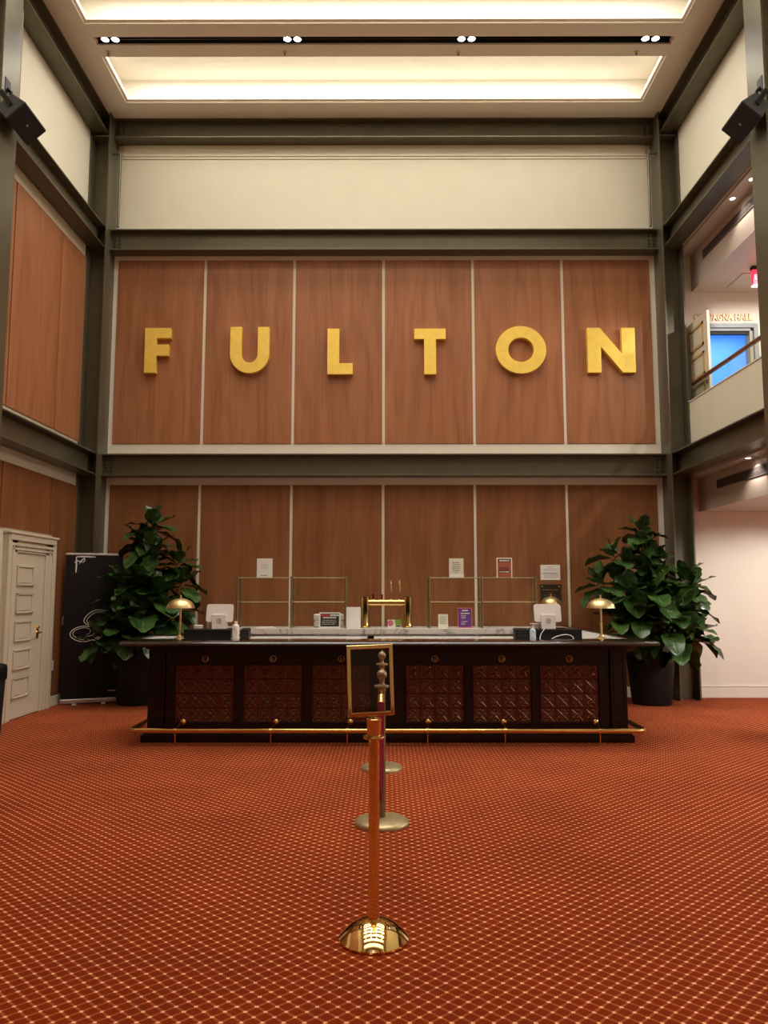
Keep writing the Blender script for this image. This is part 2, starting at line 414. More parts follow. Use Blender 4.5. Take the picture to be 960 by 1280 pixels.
# parapet, glass, handrail
b = MB(); b.box(4.70, 4.84, 8.65, 11.6, LOW[1], 4.50); b.box(4.69, 4.85, 8.65, 11.6, 4.50, 4.52)
struct(b.build('wall_parapet', 'cream', None, .003), 'cream gallery parapet under the glass and handrail', 'parapet')
t = thing('gallery_railing', 'red wood handrail on clear glass above the gallery parapet', 'railing', (4.765, 10.1, 4.52))
b = MB(); b.box(-.006, .006, -1.43, 1.49, 0, .25); b.build('glass_panel', 'glass', t)
b = MB(); b.tube([(0, -1.45, .275), (0, 1.49, .275)], .032, 14); b.build('handrail', 'railwood', t, smooth=True)
b = MB(); b.box(-.012, .012, -1.43, 1.49, 0, .02); b.build('glass_channel', 'antique', t)

# vents
def vent(name, x, y0, y1, z0, z1, label, nsl):
    t = thing(name, label, 'vent', (x, (y0+y1)/2, (z0+z1)/2))
    h = (z1-z0)/2; l = (y1-y0)/2
    b = MB(); b.box(-.012, 0, -l, l, h-.012, h); b.box(-.012, 0, -l, l, -h, -h+.012); b.box(-.012, 0, l-.012, l, -h, h); b.box(-.012, 0, -l, -l+.012, -h, h); b.build('vent_frame', 'vent', t)
    b = MB()
    for i in range(nsl):
        z = -h+.012+(i+.5)*(2*h-.024)/nsl
        b.box(-.008, -.001, -l, l, z-.003, z+.003)
    n = int(2*l/.05)
    for i in range(n): b.box(-.006, -.001, -l+i*.05, -l+i*.05+.006, -h, h)
    b.build('vent_grille', 'vent', t)
    b = MB(); b.box(-.001, 0, -l, l, -h, h); b.build('vent_back', 'ventback', t)
vent('linear_vent', 4.92, 8.2, 11.24, 3.115, 3.245, 'dark linear air vent on the lower passage soffit', 6)
vent('linear_vent', 4.95, 8.3, 11.45, 6.735, 6.87, 'grey linear air vent on the upper gallery soffit', 6)
# recessed downlights
def downlight(x, y, z, label, g):
    t = thing('downlight', label, 'downlight', (x, y, z), group=g)
    b = MB(); b.lathe([(.05, 0), (.05, -.008), (.036, -.008), (.036, 0)], n=20, cap=False); b.build('trim_ring', 'white', t)
    b = MB(); b.lathe([(.036, -.001), (0, -.001)], n=20, cap=False); b.build('lens', 'spotlens', t)
downlight(4.80, 10.0, 3.36, 'lit recessed downlight above the lower passage vent', None)
downlight(4.80, 10.08, 6.99, 'farther lit recessed downlight over the upper gallery', None)
downlight(4.83, 9.58, 6.99, 'nearer lit recessed downlight over the upper gallery beside the right column', None)

# ------------------------------------------------------------------ ceiling
CH = [(10.31-1.69*k, 11.35-1.69*k) for k in range(8)]
HX = 4.06; RT = CZ+.48; LIP = .14
b = MB()
b.box(-5.0, -HX, Y0, BY, CZ, CZ+.03); b.box(HX, 5.0, Y0, BY, CZ, CZ+.03)
b.box(-5.0, -HX+.04, Y0, BY, CZ+.03, CZ+.09); b.box(HX-.04, 5.0, Y0, BY, CZ+.03, CZ+.09)
edges = []
prev = BY
for (a, c) in CH:
    edges.append((c, prev)); prev = a
edges.append((Y0, prev))
slots = []
for i, (a, c) in enumerate(edges):
    lo, hi = (a, c)
    x = HX
    if 0 < i < len(edges)-1:
        s0, s1 = a+.245, a+.41; slots.append((s0, s1)); sx = 4.035
        for (p, q) in ((lo, s0), (s1, hi)): b.box(-x, x, p, q, CZ, CZ+.03)
        b.box(-x, -sx, s0, s1, CZ, CZ+.03); b.box(sx, x, s0, s1, CZ, CZ+.03)
        b.box(-x, x, lo-.04, s0, CZ+.03, CZ+.09); b.box(-x, x, s1, hi+.04, CZ+.03, CZ+.09)
        b.box(-x, -sx, s0, s1, CZ+.03, CZ+.09); b.box(sx, x, s0, s1, CZ+.03, CZ+.09)
    else:
        b.box(-x, x, lo, hi, CZ, CZ+.03)
        b.box(-x, x, lo-(.04 if i == 0 else 0), hi+(.04 if i else 0), CZ+.03, CZ+.09)
ce = struct(b.build('ceiling', 'ceil', None, .004), 'pale ceiling with long lit rectangular coffers', 'ceiling')
b = MB()
b.box(-5, 5, Y0, BY, RT, RT+.05)
b.box(-HX-LIP-.05, -HX-LIP, Y0, BY, CZ+.09, RT); b.box(HX+LIP, HX+LIP+.05, Y0, BY, CZ+.09, RT)
for i, (a, c) in enumerate(edges):
    lo = a+(LIP if i < len(edges)-1 else 0); hi = c-(LIP if i else 0)
    if i == 0: hi = BY
    if 0 < i < len(edges)-1: b.box(-HX-LIP, HX+LIP, lo, hi, CZ+.24, RT); b.box(-HX-LIP, HX+LIP, lo, lo+.01, CZ+.09, CZ+.24); b.box(-HX-LIP, HX+LIP, hi-.01, hi, CZ+.09, CZ+.24)
    else: b.box(-HX-LIP, HX+LIP, lo, hi, CZ+.09, RT)
b.build('coffer_recess', 'recess', ce)
b = MB()
for (s0, s1) in slots:
    b.box(-4.04, 4.04, s0-.03, s1+.03, CZ+.2, CZ+.22); b.box(-4.04, 4.04, s0-.03, s0, CZ+.03, CZ+.22); b.box(-4.04, 4.04, s1, s1+.03, CZ+.03, CZ+.22)
b.build('light_slot', 'darkslot', ce)
# paired spotlights in the visible slot
proto = None
s0, s1 = slots[0]; sy = (s0+s1)/2
sname = ['left end', 'left of centre', 'right of centre', 'right end']
for k, xx in enumerate((-3.82, -1.275, 1.155, 3.72)):
    for d, side in ((-.07, 'left'), (.07, 'right')):
        lab = '%s lens of the spotlight pair at the %s of the dark ceiling slot' % (side, sname[k])
        loc = (xx+d, sy-.01, CZ+.01)
        if proto is None:
            proto = thing('slot_spotlight', lab, 'spotlight', loc, group='spotlights in the ceiling slot')
            q = MB(); q.lathe([(.052, 0), (.058, 0), (.062, .10), (.05, .18), (.05, .01), (.052, 0)], n=20, cap=False); q.build('housing', 'black', proto, smooth=True)
            q = MB(); q.lathe([(0, .004), (.05, .01)], n=20, cap=False); q.build('lens', 'bulb', proto)
        else: dup(proto, loc, lab)
proto = None
for k, (xx, yy) in enumerate(((-3.93, 10.21), (-1.41, 10.21), (1.06, 10.22), (3.60, 10.22))):
    lab = 'small ceiling sprinkler below the spotlight pair at the %s of the slot' % sname[k]
    if proto is None:
        proto = thing('sprinkler', lab, 'sprinkler', (xx, yy, CZ), group='ceiling sprinklers')
        q = MB(); q.lathe([(.034, .008), (.034, -.006), (.012, -.012)], n=16); q.build('escutcheon', 'brush', proto)
        q = MB(); q.lathe([(.008, -.012), (.008, -.035), (.018, -.038), (.018, -.042)], n=12); q.build('sprinkler_head', 'ink', proto)
    else: dup(proto, (xx, yy, CZ), lab)

# ------------------------------------------------------------------ steel frame
def column_mesh(name, parent, z1=CZ):
    pass
def hcol(name, label, x, y):
    t = thing(name, label, 'steel column', (x, y, 0), kind='structure')
    b = MB(); b.box(-.16, -.135, -.2, .2, 0, CZ); b.box(.135, .16, -.2, .2, 0, CZ); b.build('flange', 'steel', t, .003)
    b = MB(); b.box(-.135, .135, -.012, .012, 0, CZ); b.build('web', 'steel', t)
    b = MB()
    for z in (LOW[0], LOW[1], MID[0], MID[1], TOP[0]-.06): b.box(-.135, .135, -.19, .19, z-.012, z+.008)
    b.build('stiffener_plate', 'steel', t)
    return t
hcol('steel_column', 'olive steel column in the back left corner', -4.54, 11.79)
hcol('steel_column', 'olive steel column in the back right corner', 4.54, 11.79)
hcol('steel_column', 'near olive steel column at the left photo edge behind a speaker', -4.55, 8.47)
hcol('steel_column', 'near olive steel column at the right photo edge behind a speaker', 4.55, 8.50)
BOLT = {}
def ibeam(name, label, p, length, z0, z1, w, axis):
    t = thing(name, label, 'steel beam', (p[0], p[1], z0), 0 if axis == 'x' else PI/2, kind='structure')
    h = z1-z0; l = length/2; f = w/2
    b = MB(); b.box(-l, l, -f, f, 0, .022); b.box(-l, l, -f, f, h-.022, h); b.build('flange', 'steel', t, .003)
    b = MB(); b.box(-l, l, -.01, .01, .022, h-.022); b.build('web', 'steel', t)
    ends = ((-1, -1), (1, -1)) if axis == 'x' else ((1, -1 if p[0] < 0 else 1),)
    for e, side in ends:
        xa, xb = sorted((e*(l-.16), e*l)); ya, yb = sorted((side*.01, side*.016))
        pl = MB().box(xa, xb, ya, yb, .05, h-.05).build('end_plate', 'steel', t)
        for i in range(4):
            for j in range(2):
                c = (e*(l-.04-.075*j), side*.016, .085+i*(h-.17)/3)
                if not BOLT.get(side): BOLT[side] = MB().lathe([(.018, 0), (.018, side*.016), (0, side*.020)], (0, 0, 0), 8, axis='y').build('bolt', 'bolt', pl, loc=c)
                else:
                    o = BOLT[side].copy(); COL.objects.link(o); o.parent = pl; o.location = c
    return t
for z, n in ((LOW, 'lower olive steel beam across the back wall below the letter panels'), (MID, 'middle olive steel beam across the back wall above the letter panels'), (TOP, 'top olive steel beam across the back wall at the ceiling')):
    ibeam('steel_beam', n, (0, 11.868), 8.75, z[0], z[1], .25, 'x')
    lv = 'lower' if z is LOW else 'middle' if z is MID else 'top'
    for s, sd in ((-1, 'left'), (1, 'right')):
        ibeam('steel_beam', '%s olive steel beam along the %s side wall running to the corner' % (lv, sd), (s*4.56, 10.22), 3.10, z[0], z[1], .26, 'y')

# vertical pipes
def pipe(label, pts):
    o = MB().tube(pts, .022, 10).build('pipe', 'steel', None, smooth=True); tag(o, label, 'pipe'); return o
for s, sd in ((-1, 'left'), (1, 'right')):
    pipe('bent steel pipe dropping beside the back %s column onto the middle beam' % sd, [(s*4.39, 11.70, 8.62), (s*4.27, 11.70, 8.62), (s*4.245, 11.70, 8.60), (s*4.245, 11.70, 7.385)])
    pipe('vertical steel pipe beside the near %s column' % sd, [(s*4.55, 8.96, 8.90), (s*4.55, 8.96, 7.40)])

# ------------------------------------------------------------------ wall letters
def arc(cx, cz, rx, rz, a0, a1, n):
    return [(cx+rx*math.cos(R(a0+(a1-a0)*i/n)), cz+rz*math.sin(R(a0+(a1-a0)*i/n))) for i in range(n+1)]
def letter(ch, x0, x1, z0, z1):
    w, h = x1-x0, z1-z0; cx = (x0+x1)/2
    t = thing('wall_letter', 'large gold letter %s on the wood panel wall' % ch, 'letter', (cx, 11.972, z0), group='gold wall letters')
    hw = w/2; parts = []
    if ch == 'F': parts = [[(-hw, 0), (-hw+.455*w, 0), (-hw+.455*w, .38*h), (hw-.07*w, .38*h), (hw-.07*w, .63*h), (-hw+.455*w, .63*h), (-hw+.455*w, .775*h), (hw, .775*h), (hw, h), (-hw, h)]]
    if ch == 'L': parts = [[(-hw, 0), (hw, 0), (hw, .24*h), (-hw+.47*w, .24*h), (-hw+.47*w, h), (-hw, h)]]
    if ch == 'T': parts = [[(-.19*w, 0), (.19*w, 0), (.19*w, .77*h), (hw, .77*h), (hw, h), (-hw, h), (-hw, .77*h), (-.19*w, .77*h)]]
    if ch == 'N': parts = [[(-hw, 0), (-hw+.28*w, 0), (-hw+.28*w, .58*h), (hw-.27*w, 0), (hw, 0), (hw, h), (hw-.28*w, h), (hw-.28*w, .42*h), (-hw+.27*w, h), (-hw, h)]]
    if ch == 'U':
        st = .295*w; rz = .42*h
        out = arc(0, rz, hw, rz, 180, 360, 24); inn = arc(0, rz, hw-st, rz-.225*h, 360, 180, 24)
        parts = [[(-hw, h)]+out+[(hw, h), (hw-st, h)]+inn+[(-hw+st, h)]]
    if ch == 'O':
        out = arc(0, h/2, hw, h/2, 0, 360, 48)[:-1]; inn = arc(0, h/2-.0*h, hw*.505, h/2*.515, 0, 360, 48)[:-1]
    y0, y1 = .0, -.085
    bb = MB()
    if ch == 'O':
        n = len(out); v = [[bb.bm.verts.new((a, y, c)) for a, c in pl] for y in (y0, y1) for pl in (out, inn)]
        for i in range(n):
            j = (i+1) % n
            bb.bm.faces.new((v[0][i], v[0][j], v[1][j], v[1][i])); bb.bm.faces.new((v[2][i], v[2][j], v[3][j], v[3][i]))
            bb.bm.faces.new((v[0][i], v[0][j], v[2][j], v[2][i])); bb.bm.faces.new((v[1][i], v[1][j], v[3][j], v[3][i]))
    else: bb.prism(parts[0], y0, y1)
    bb.build('letter_body', 'gold', t, .003)
letter('F', -3.815, -3.404, 5.06, 5.795); letter('U', -2.454, -1.83, 5.055, 5.81); letter('L', -.903, -.50, 5.035, 5.78)
letter('T', .482, .983, 5.035, 5.78); letter('O', 1.777, 2.58, 5.045, 5.82); letter('N', 3.236, 3.996, 5.06, 5.792)

# ------------------------------------------------------------------ doors
t = thing('door_1', 'ivory five panel door with moulded casing on the left wall', 'door', (-4.70, 10.16, 0), kind='structure')
def door_leaf(parent, w, h, panels, m, mm, th=.04):
    """leaf in local YZ plane, face toward +X"""
    b = MB(); b.box(-th, 0, -w/2, w/2, .01, h); leaf = b.build('door_leaf', m, parent, .002)
    return leaf
LW = 1.02
b = MB(); b.box(-.005, .035, -.40, .48-.075, .01, 2.10)
leaf = b.build('door_leaf', 'door', t, .002)
q = MB()
for k in range(5):
    z0 = .262+k*.355; z1 = z0+.255
    ya, yb = -.385, .085
    # frame ridge then raised field
    for (p0, p1, r0, r1) in ((ya, yb, z0, z0+.02), (ya, yb, z1-.02, z1), (ya, ya+.035, z0, z1), (yb-.035, yb, z0, z1)):
        q.box(.035, .055, p0, p1, r0, r1)
    q.box(.035, .046, ya+.06, yb-.06, z0+.035, z1-.035)
q.build('door_panel', 'door', leaf, .004)
b = MB(); b.box(.035, .041, .24, .30, .98, 1.15); b.lathe([(.03, 0), (.03, .012), (.012, .016), (.012, .05)], (.041, .27, 1.06), 14, axis='x')
b.tube([(.085, .27, 1.06), (.088, .22, 1.06), (.086, .13, 1.055)], .011, 8); b.lathe([(.02, 0), (.02, .018)], (.041, .27, 1.13), 12, axis='x')
b.build('door_handle', 'brass', leaf, smooth=True)
for z in (.25, 1.05, 1.85): MB().tube([(.045, -.41, z-.05), (.045, -.41, z+.05)], .009, 8).build('hinge', 'brush', leaf)
b = MB()
def casing_strips(bb, y0, y1, z0, z1):
    pass
# right leg, left leg, header, each stepped
for (ya, yb) in ((.42, .69), (-.69, -.41)):
    b.box(.0, .05, ya, yb, 0, 2.31)
    s = 1 if ya > 0 else -1
    b.box(.05, .075, *(sorted((s*.60, s*.69))), 0, 2.33); b.box(.05, .062, *(sorted((s*.50, s*.55))), 0, 2.2)
b.box(0, .05, -.69, .69, 2.10, 2.33)
b.box(.05, .062, -.6, .6, 2.13, 2.16); b.box(.05, .07, -.62, .62, 2.18, 2.22); b.box(.05, .085, -.66, .66, 2.25, 2.33); b.box(0, .10, -.71, .71, 2.33, 2.36)
b.build('door_casing', 'door', t, .006)
b = MB(); b.box(-.0, .036, -.41, .43, 2.095, 2.115); b.build('door_gap', 'ink', t)

# the gallery door: open leaf, frame
t = thing('door_2', 'open cream panelled door leaf in the upper gallery doorway', 'door', (4.99, 11.93, LOW[1]), kind='structure')
b = MB(); b.box(-.17, -.13, -.81, -.0, .01, 2.06)
leaf = b.build('door_leaf', 'door', t, .003)
q = MB()
for k in range(4):
    z0 = .20+k*.46; z1 = z0+.36
    for (p0, p1, r0, r1) in ((-.68, -.16, z0, z0+.04), (-.68, -.16, z1-.04, z1), (-.68, -.64, z0, z1), (-.20, -.16, z0, z1)): q.box(-.182, -.17, p0, p1, r0, r1)
q.build('panel_moulding', 'doorgold', leaf)
b = MB(); b.lathe([(.03, 0), (.03, -.01), (.012, -.015), (.012, -.05)], (-.17, -.74, .98), 12, axis='x'); b.tube([(-.22, -.74, .98), (-.222, -.62, .98)], .012, 8)
b.build('door_handle', 'antique', leaf)
b = MB(); b.box(0, .03, 0, .2, 0, 2.06); b.box(.87, .91, .0, .2, 0, 2.06); b.box(0, .91, 0, .2, 2.02, 2.065); b.box(.91, .98, -.03, .01, 0, 2.13); b.box(-.05, .91, -.03, .01, 2.065, 2.13)
b.build('door_frame', mat('grey_frame', (.25, .26, .28), .5), t, .003)
b = MB(); b.box(.855, .87, .0, .09, 0, 2.02); b.build('gold_stop', 'doorgold', t)
b = MB(); b.box(.1, .85, .03, .09, 1.975, 2.02); b.build('door_closer', 'blackink', t)
# text above
cu = bpy.data.curves.new('hall_text', 'FONT'); cu.body = 'CAMPAGNA HALL'; cu.size = .150; cu.extrude = .008; cu.space_character = 1.05; cu.align_x = 'LEFT'; cu.offset = .004
to = bpy.data.objects.new('tmp_text', cu); COL.objects.link(to)
bpy.context.view_layer.update()
me = bpy.data.meshes.new_from_object(to.evaluated_get(bpy.context.evaluated_depsgraph_get()))
bpy.data.objects.remove(to)
xs = [v.co.x for v in me.vertices]; wd = max(xs)-min(xs)
for v in me.vertices: v.co.x = (v.co.x-min(xs))*.93/wd
me.materials.append(M['copper'])
o = bpy.data.objects.new('hall_sign', me); COL.objects.link(o); o.rotation_euler = (PI/2, 0, 0); o.location = (4.96, 11.93, 5.93)
tag(o, 'copper lettering reading CAMPAGNA HALL above the gallery doorway', 'lettering')
# exit sign
t = thing('exit_sign', 'red lit exit sign with white edge hanging in the upper gallery', 'exit sign', (5.575, 10.96, 6.40))
b = MB(); b.box(-.125, .125, -.03, .03, -.29, -.06); b.build('sign_face', 'exit', t)
b = MB(); b.box(-.13, .13, -.035, .035, -.31, -.29); b.build('sign_edge', 'exitwhite', t)
b = MB(); b.box(-.13, .1, -.04, .04, -.06, 0); b.build('sign_canopy', 'blackink', t)
cu = bpy.data.curves.new('exit_text', 'FONT'); cu.body = 'EXIT'; cu.size = .105; cu.extrude = .002; cu.align_x = 'CENTER'
to = bpy.data.objects.new('tmp_text', cu); COL.objects.link(to); bpy.context.view_layer.update()
me = bpy.data.meshes.new_from_object(to.evaluated_get(bpy.context.evaluated_depsgraph_get())); bpy.data.objects.remove(to)
me.materials.append(M['exitwhite'])
o = bpy.data.objects.new('sign_text', me); COL.objects.link(o); o.parent = t; o.rotation_euler = (PI/2, 0, 0); o.location = (0, -.032, -.21)
# things in the blue hall
t = thing('draped_table', 'pale blue draped table seen through the gallery doorway', 'table', (5.75, 13.2, LOW[1]))
b = MB(); b.hexa([(-.34, -.3, 0), (.34, -.3, 0), (.34, .3, 0), (-.34, .3, 0)], [(-.28, -.24, .86), (.28, -.24, .86), (.28, .24, .86), (-.28, .24, .86)]); b.build('drape', 'cloth', t, .03)
b = MB(); b.box(-.3, .3, -.26, .26, .86, .88); b.build('tabletop', 'cloth', t, .005)
t = thing('music_stand', 'dark stand on the draped table in the blue hall', 'stand', (5.78, 13.2, LOW[1]+.88))
b = MB(); b.tube([(0, 0, 0), (.02, 0, .22)], .012, 8); b.lathe([(.07, 0), (.07, .012)], n=14); b.build('post', 'blackink', t)
b = MB(); b.box(-.1, .1, -.01, .01, .16, .30, Matrix.Rotation(R(25), 3, 'Y')); b.build('plate', 'blackink', t)

# wall plates
for nm, lab, y, z, h in (('light_switch', 'white light switch on the wood wall left of the banner', 11.30, 1.185, .12), ('power_outlet', 'white outlet plate low on the wall beside the ivory door', 10.98, .57, .12)):
    t = thing(nm, lab, 'switch' if 'switch' in nm else 'outlet', (-4.68, y, z))
    b = MB(); b.box(0, .006, -.045, .045, -h/2-.01, h/2+.01); b.build('cover_plate', 'white', t, .002)
    b = MB(); b.box(.006, .010, -.018, .018, -.035, .035); b.build('toggle' if 'switch' in nm else 'socket', 'paper', t, .001)

# ------------------------------------------------------------------ bar counter
BX, BYF = .045, 8.47
t = thing('bar_counter', 'dark mahogany bar counter with embossed tin panels and brass foot rail', 'bar counter', (BX, BYF, 0))
pc = [-1.982, -1.243, -.50, .515, 1.243, 1.975]; PW, PZ0, PZ1 = .632, .197, .815
b = MB()
b.box(-2.575, 2.575, .04, .08, .09, 1.03)
b.box(-2.40, 2.40, 0, .04, PZ1, 1.03); b.box(-2.40, 2.40, 0, .04, .09, PZ0)
ed = [-2.40]+[v for c in pc for v in (c-PW/2, c+PW/2)]+[2.40]
for k in range(0, len(ed), 2): b.box(ed[k], ed[k+1], 0, .04, PZ0, PZ1)
for s in (-1, 1):
    b.box(min(s*2.41, s*2.585), max(s*2.41, s*2.585), -.03, .08, .09, 1.03)
    x0, x1 = sorted((s*2.44, s*2.555))
    for (xa, xb, za, zb) in ((x0, x1, .30, .308), (x0, x1, .95, .958), (x0, x0+.008, .30, .958), (x1-.008, x1, .30, .958)): b.box(xa, xb, -.037, -.03, za, zb)
for k, c in enumerate(pc):
    for (xa, xb, za, zb) in ((c-PW/2-.012, c+PW/2+.012, PZ0-.012, PZ0), (c-PW/2-.012, c+PW/2+.012, PZ1, PZ1+.012), (c-PW/2-.012, c-PW/2, PZ0, PZ1), (c+PW/2, c+PW/2+.012, PZ0, PZ1)): b.box(xa, xb, -.008, 0, za, zb)
b.box(-2.575, -2.535, .08, .86, .09, 1.03)
b.box(2.535, 2.575, .08, 3.43, .09, 1.03); b.box(2.05, 2.09, .86, 2.75, .09, 1.03); b.box(-2.535, 2.05, .78, .82, .09, 1.03)
b.build('bar_body', 'mahog', t, .003)
b = MB()
b.box(-2.64, 2.64, -.07, .06, 0, .075); b.box(-2.62, 2.62, -.05, .06, .075, .09)
b.box(-2.64, -2.54, .06, .86, 0, .075); b.box(2.54, 2.64, .06, 3.43, 0, .075)
b.build('plinth', 'mahog', t, .006)
b = MB()   # mouldings below the top
for (o, za, zb) in ((.03, .985, 1.005), (.09, 1.005, 1.025), (.17, 1.02, 1.04)):
    b.box(-2.585-o, 2.585+o, -.03-o, .08, za, zb); b.box(-2.585-o, -2.5, .08, .87, za, zb); b.box(2.5, 2.585+o, .08, 3.45, za, zb)
b.build('cornice_moulding', 'mahog', t, .006)
# embossed panel
def tin_mesh():
    q = MB(); q.box(-PW/2, PW/2, .022, .03, 0, PZ1-PZ0)
    n = 4; cw = PW/n; chh = (PZ1-PZ0)/n
    for i in range(n+1):
        x = -PW/2+i*cw; z = i*chh
        q.tube([(max(-PW/2+.004, min(PW/2-.004, x)), .021, 0), (max(-PW/2+.004, min(PW/2-.004, x)), .021, PZ1-PZ0)], .0035, 4)
        q.tube([(-PW/2, .021, max(.004, min(PZ1-PZ0-.004, z))), (PW/2, .021, max(.004, min(PZ1-PZ0-.004, z)))], .0045, 4)
    for i in range(n):
        for j in range(n):
            cx = -PW/2+(i+.5)*cw; cz = (j+.5)*chh
            r = cw*.40
            for (sx, sz) in ((1, 1), (-1, 1), (1, -1), (-1, -1)):
                q.tube([(cx+sx*r*.12, .019, cz+sz*r*.12), (cx+sx*r*.95, .019, cz+sz*r*.95)], [.008, .004], 6)
                # scroll curling off the diagonal
                pts = []
                for a in range(0, 260, 32):
                    rr = r*(.34-.0006*a); aa = R(a+20)
                    pts.append((cx+sx*(r*.52+rr*math.cos(aa)*.8), .019, cz+sz*(r*.10+rr*math.sin(aa))))
                q.tube(pts, .0055, 6)
                pts = [(cx+sx*(r*.10+r*.30*math.sin(R(a))), .019, cz+sz*(r*.62+r*.30*math.cos(R(a)))) for a in range(-20, 230, 40)]
                q.tube(pts, .005, 6)
            q.sphere((cx, .021, cz), .011, 8)
    return q
pp = None
for c in pc:
    if pp is None: pp = tin_mesh().build('tin_panel', 'tin', t, smooth=True, loc=(c, 0, PZ0))
    else:
        o = pp.copy(); COL.objects.link(o); o.parent = t; o.location = (c, 0, PZ0)
# bag hooks
hp = None
for c in pc:
    if hp is None:
        q = MB(); q.lathe([(.036, .0), (.037, -.008), (.031, -.013), (.025, -.008), (.024, 0)], n=24, axis='y', cap=False)
        q.tube([(0, 0, 0), (0, -.05, -.006), (0, -.066, -.002)], [.008, .007, .007], 8); q.sphere((0, -.068, .002), .010, 10)
        hp = q.build('bag_hook', 'brush', t, smooth=True, loc=(c, 0, .878))
    else:
        o = hp.copy(); COL.objects.link(o); o.parent = t; o.location = (c, 0, .878)
# foot rail
b = MB(); rz = .158
b.tube([(-2.69, .85, rz), (-2.69, -.20, rz), (-2.675, -.235, rz), (-2.64, -.25, rz), (2.64, -.25, rz), (2.675, -.235, rz), (2.69, -.20, rz), (2.69, 2.6, rz)], .027, 16)
fr = b.build('foot_rail', 'brass', t, smooth=True)
for x in (-2.22, -1.22, -.42, .42, 1.23, 2.22):
    q = MB(); q.tube([(x, -.25, rz), (x, -.25, .03), (x-.01, -.25, 0)], .0065, 8); q.lathe([(.033, -.014), (.033, .014)], (x, -.25, rz), 14, axis='x')
    q.tube([(x, -.25, rz), (x+.015, -.12, rz+.045), (x+.02, -.01, rz+.05)], .011, 8); q.lathe([(.030, -.008), (.030, -.02), (.016, -.03)], (x+.02, 0, rz+.05), 14, axis='y')
    q.build('rail_bracket', 'brass', fr, smooth=True)
# counter top
b = MB()
pf = [(-.02, 1.04), (.05, 1.04), (.05, 1.09), (-.300, 1.09), (-.325, 1.0875), (-.345, 1.0815), (-.360, 1.0715), (-.3685, 1.06), (-.37, 1.05), (-.365, 1.04)]
xl, xr = -2.80, 2.84
b.prism([(y, z) for y, z in pf], xl, xr, 'yz')
b.box(-2.80, -2.735, .05, .89, 1.04, 1.09); b.box(-2.735, 2.0, .79, .89, 1.04, 1.09)
b.box(2.665, 2.84, .05, 3.48, 1.04, 1.09)
ct = b.build('countertop', 'mahogtop', t, .006, smooth=True)
MB().box(-2.735, -.235, .05, .79, 1.04, 1.075).build('marble_inset', 'marble', ct, .002)
b = MB(); b.box(-.155, 2.665, .05, .79, 1.04, 1.075); b.box(2.0, 2.665, .79, 3.48, 1.04, 1.075); b.build('marble_inset', 'marble', ct, .002)
# back counter
t = thing('back_counter', 'white marble back counter along the wood panel wall', 'counter', (0, 11.58, 0))
b = MB(); b.box(-2.62, 2.04, -.38, .37, .995, 1.075); b.build('marble_slab', 'marble', t, .004)
b = MB(); b.box(-2.58, 2.04, -.30, .37, .09, .995); b.box(-2.58, 2.04, -.24, .37, 0, .09); b.build('cabinet', 'mahog', t)
b = MB()
for k in range(5): b.box(-2.5+k*.9, -2.5+k*.9+.84, -.318, -.30, .14, .94)
b.build('cabinet_door', 'mahog', t, .004)

MZ = 1.0755      # marble height
# ------------------------------------------------------------------ lamps
def table_lamp(loc, label):
    t = thing('table_lamp', label, 'table lamp', loc, group='brass dome table lamps')
    b = MB(); b.lathe([(.066, 0), (.066, .008), (.055, .018), (.028, .03), (.020, .05)], n=28); b.build('base', 'brush', t, smooth=True)
    b = MB(); b.lathe([(.014, .045), (.0115, .17), (.016, .175), (.016, .185), (.0115, .19), (.012, .35), (.028, .36), (.028, .372)], n=18); b.build('stem', 'brush', t, smooth=True)
    b = MB()
    pr = [(.157, .345), (.155, .352), (.150, .375), (.132, .405), (.10, .430), (.06, .447), (.018, .455), (.010, .458)]
    b.lathe(pr+[(.010, .452), (.06, .441), (.10, .424), (.128, .400), (.146, .372), (.151, .346), (.157, .345)], n=40, cap=False); b.build('lamp_shade', 'brush', t, smooth=True)
    b = MB(); b.lathe([(.010, .455), (.008, .47), (.011, .478), (.006, .492), (0, .495)], n=12); b.build('finial', 'brush', t, smooth=True)
    return t
L1 = table_lamp((-2.27, 8.66, MZ), 'brass dome lamp at the left end of the bar')
dup(L1, (2.43, 8.66, MZ), 'brass dome lamp at the right end of the bar')
dup(L1, (2.47, 11.45, MZ), 'brass dome lamp standing behind the right payment terminal')

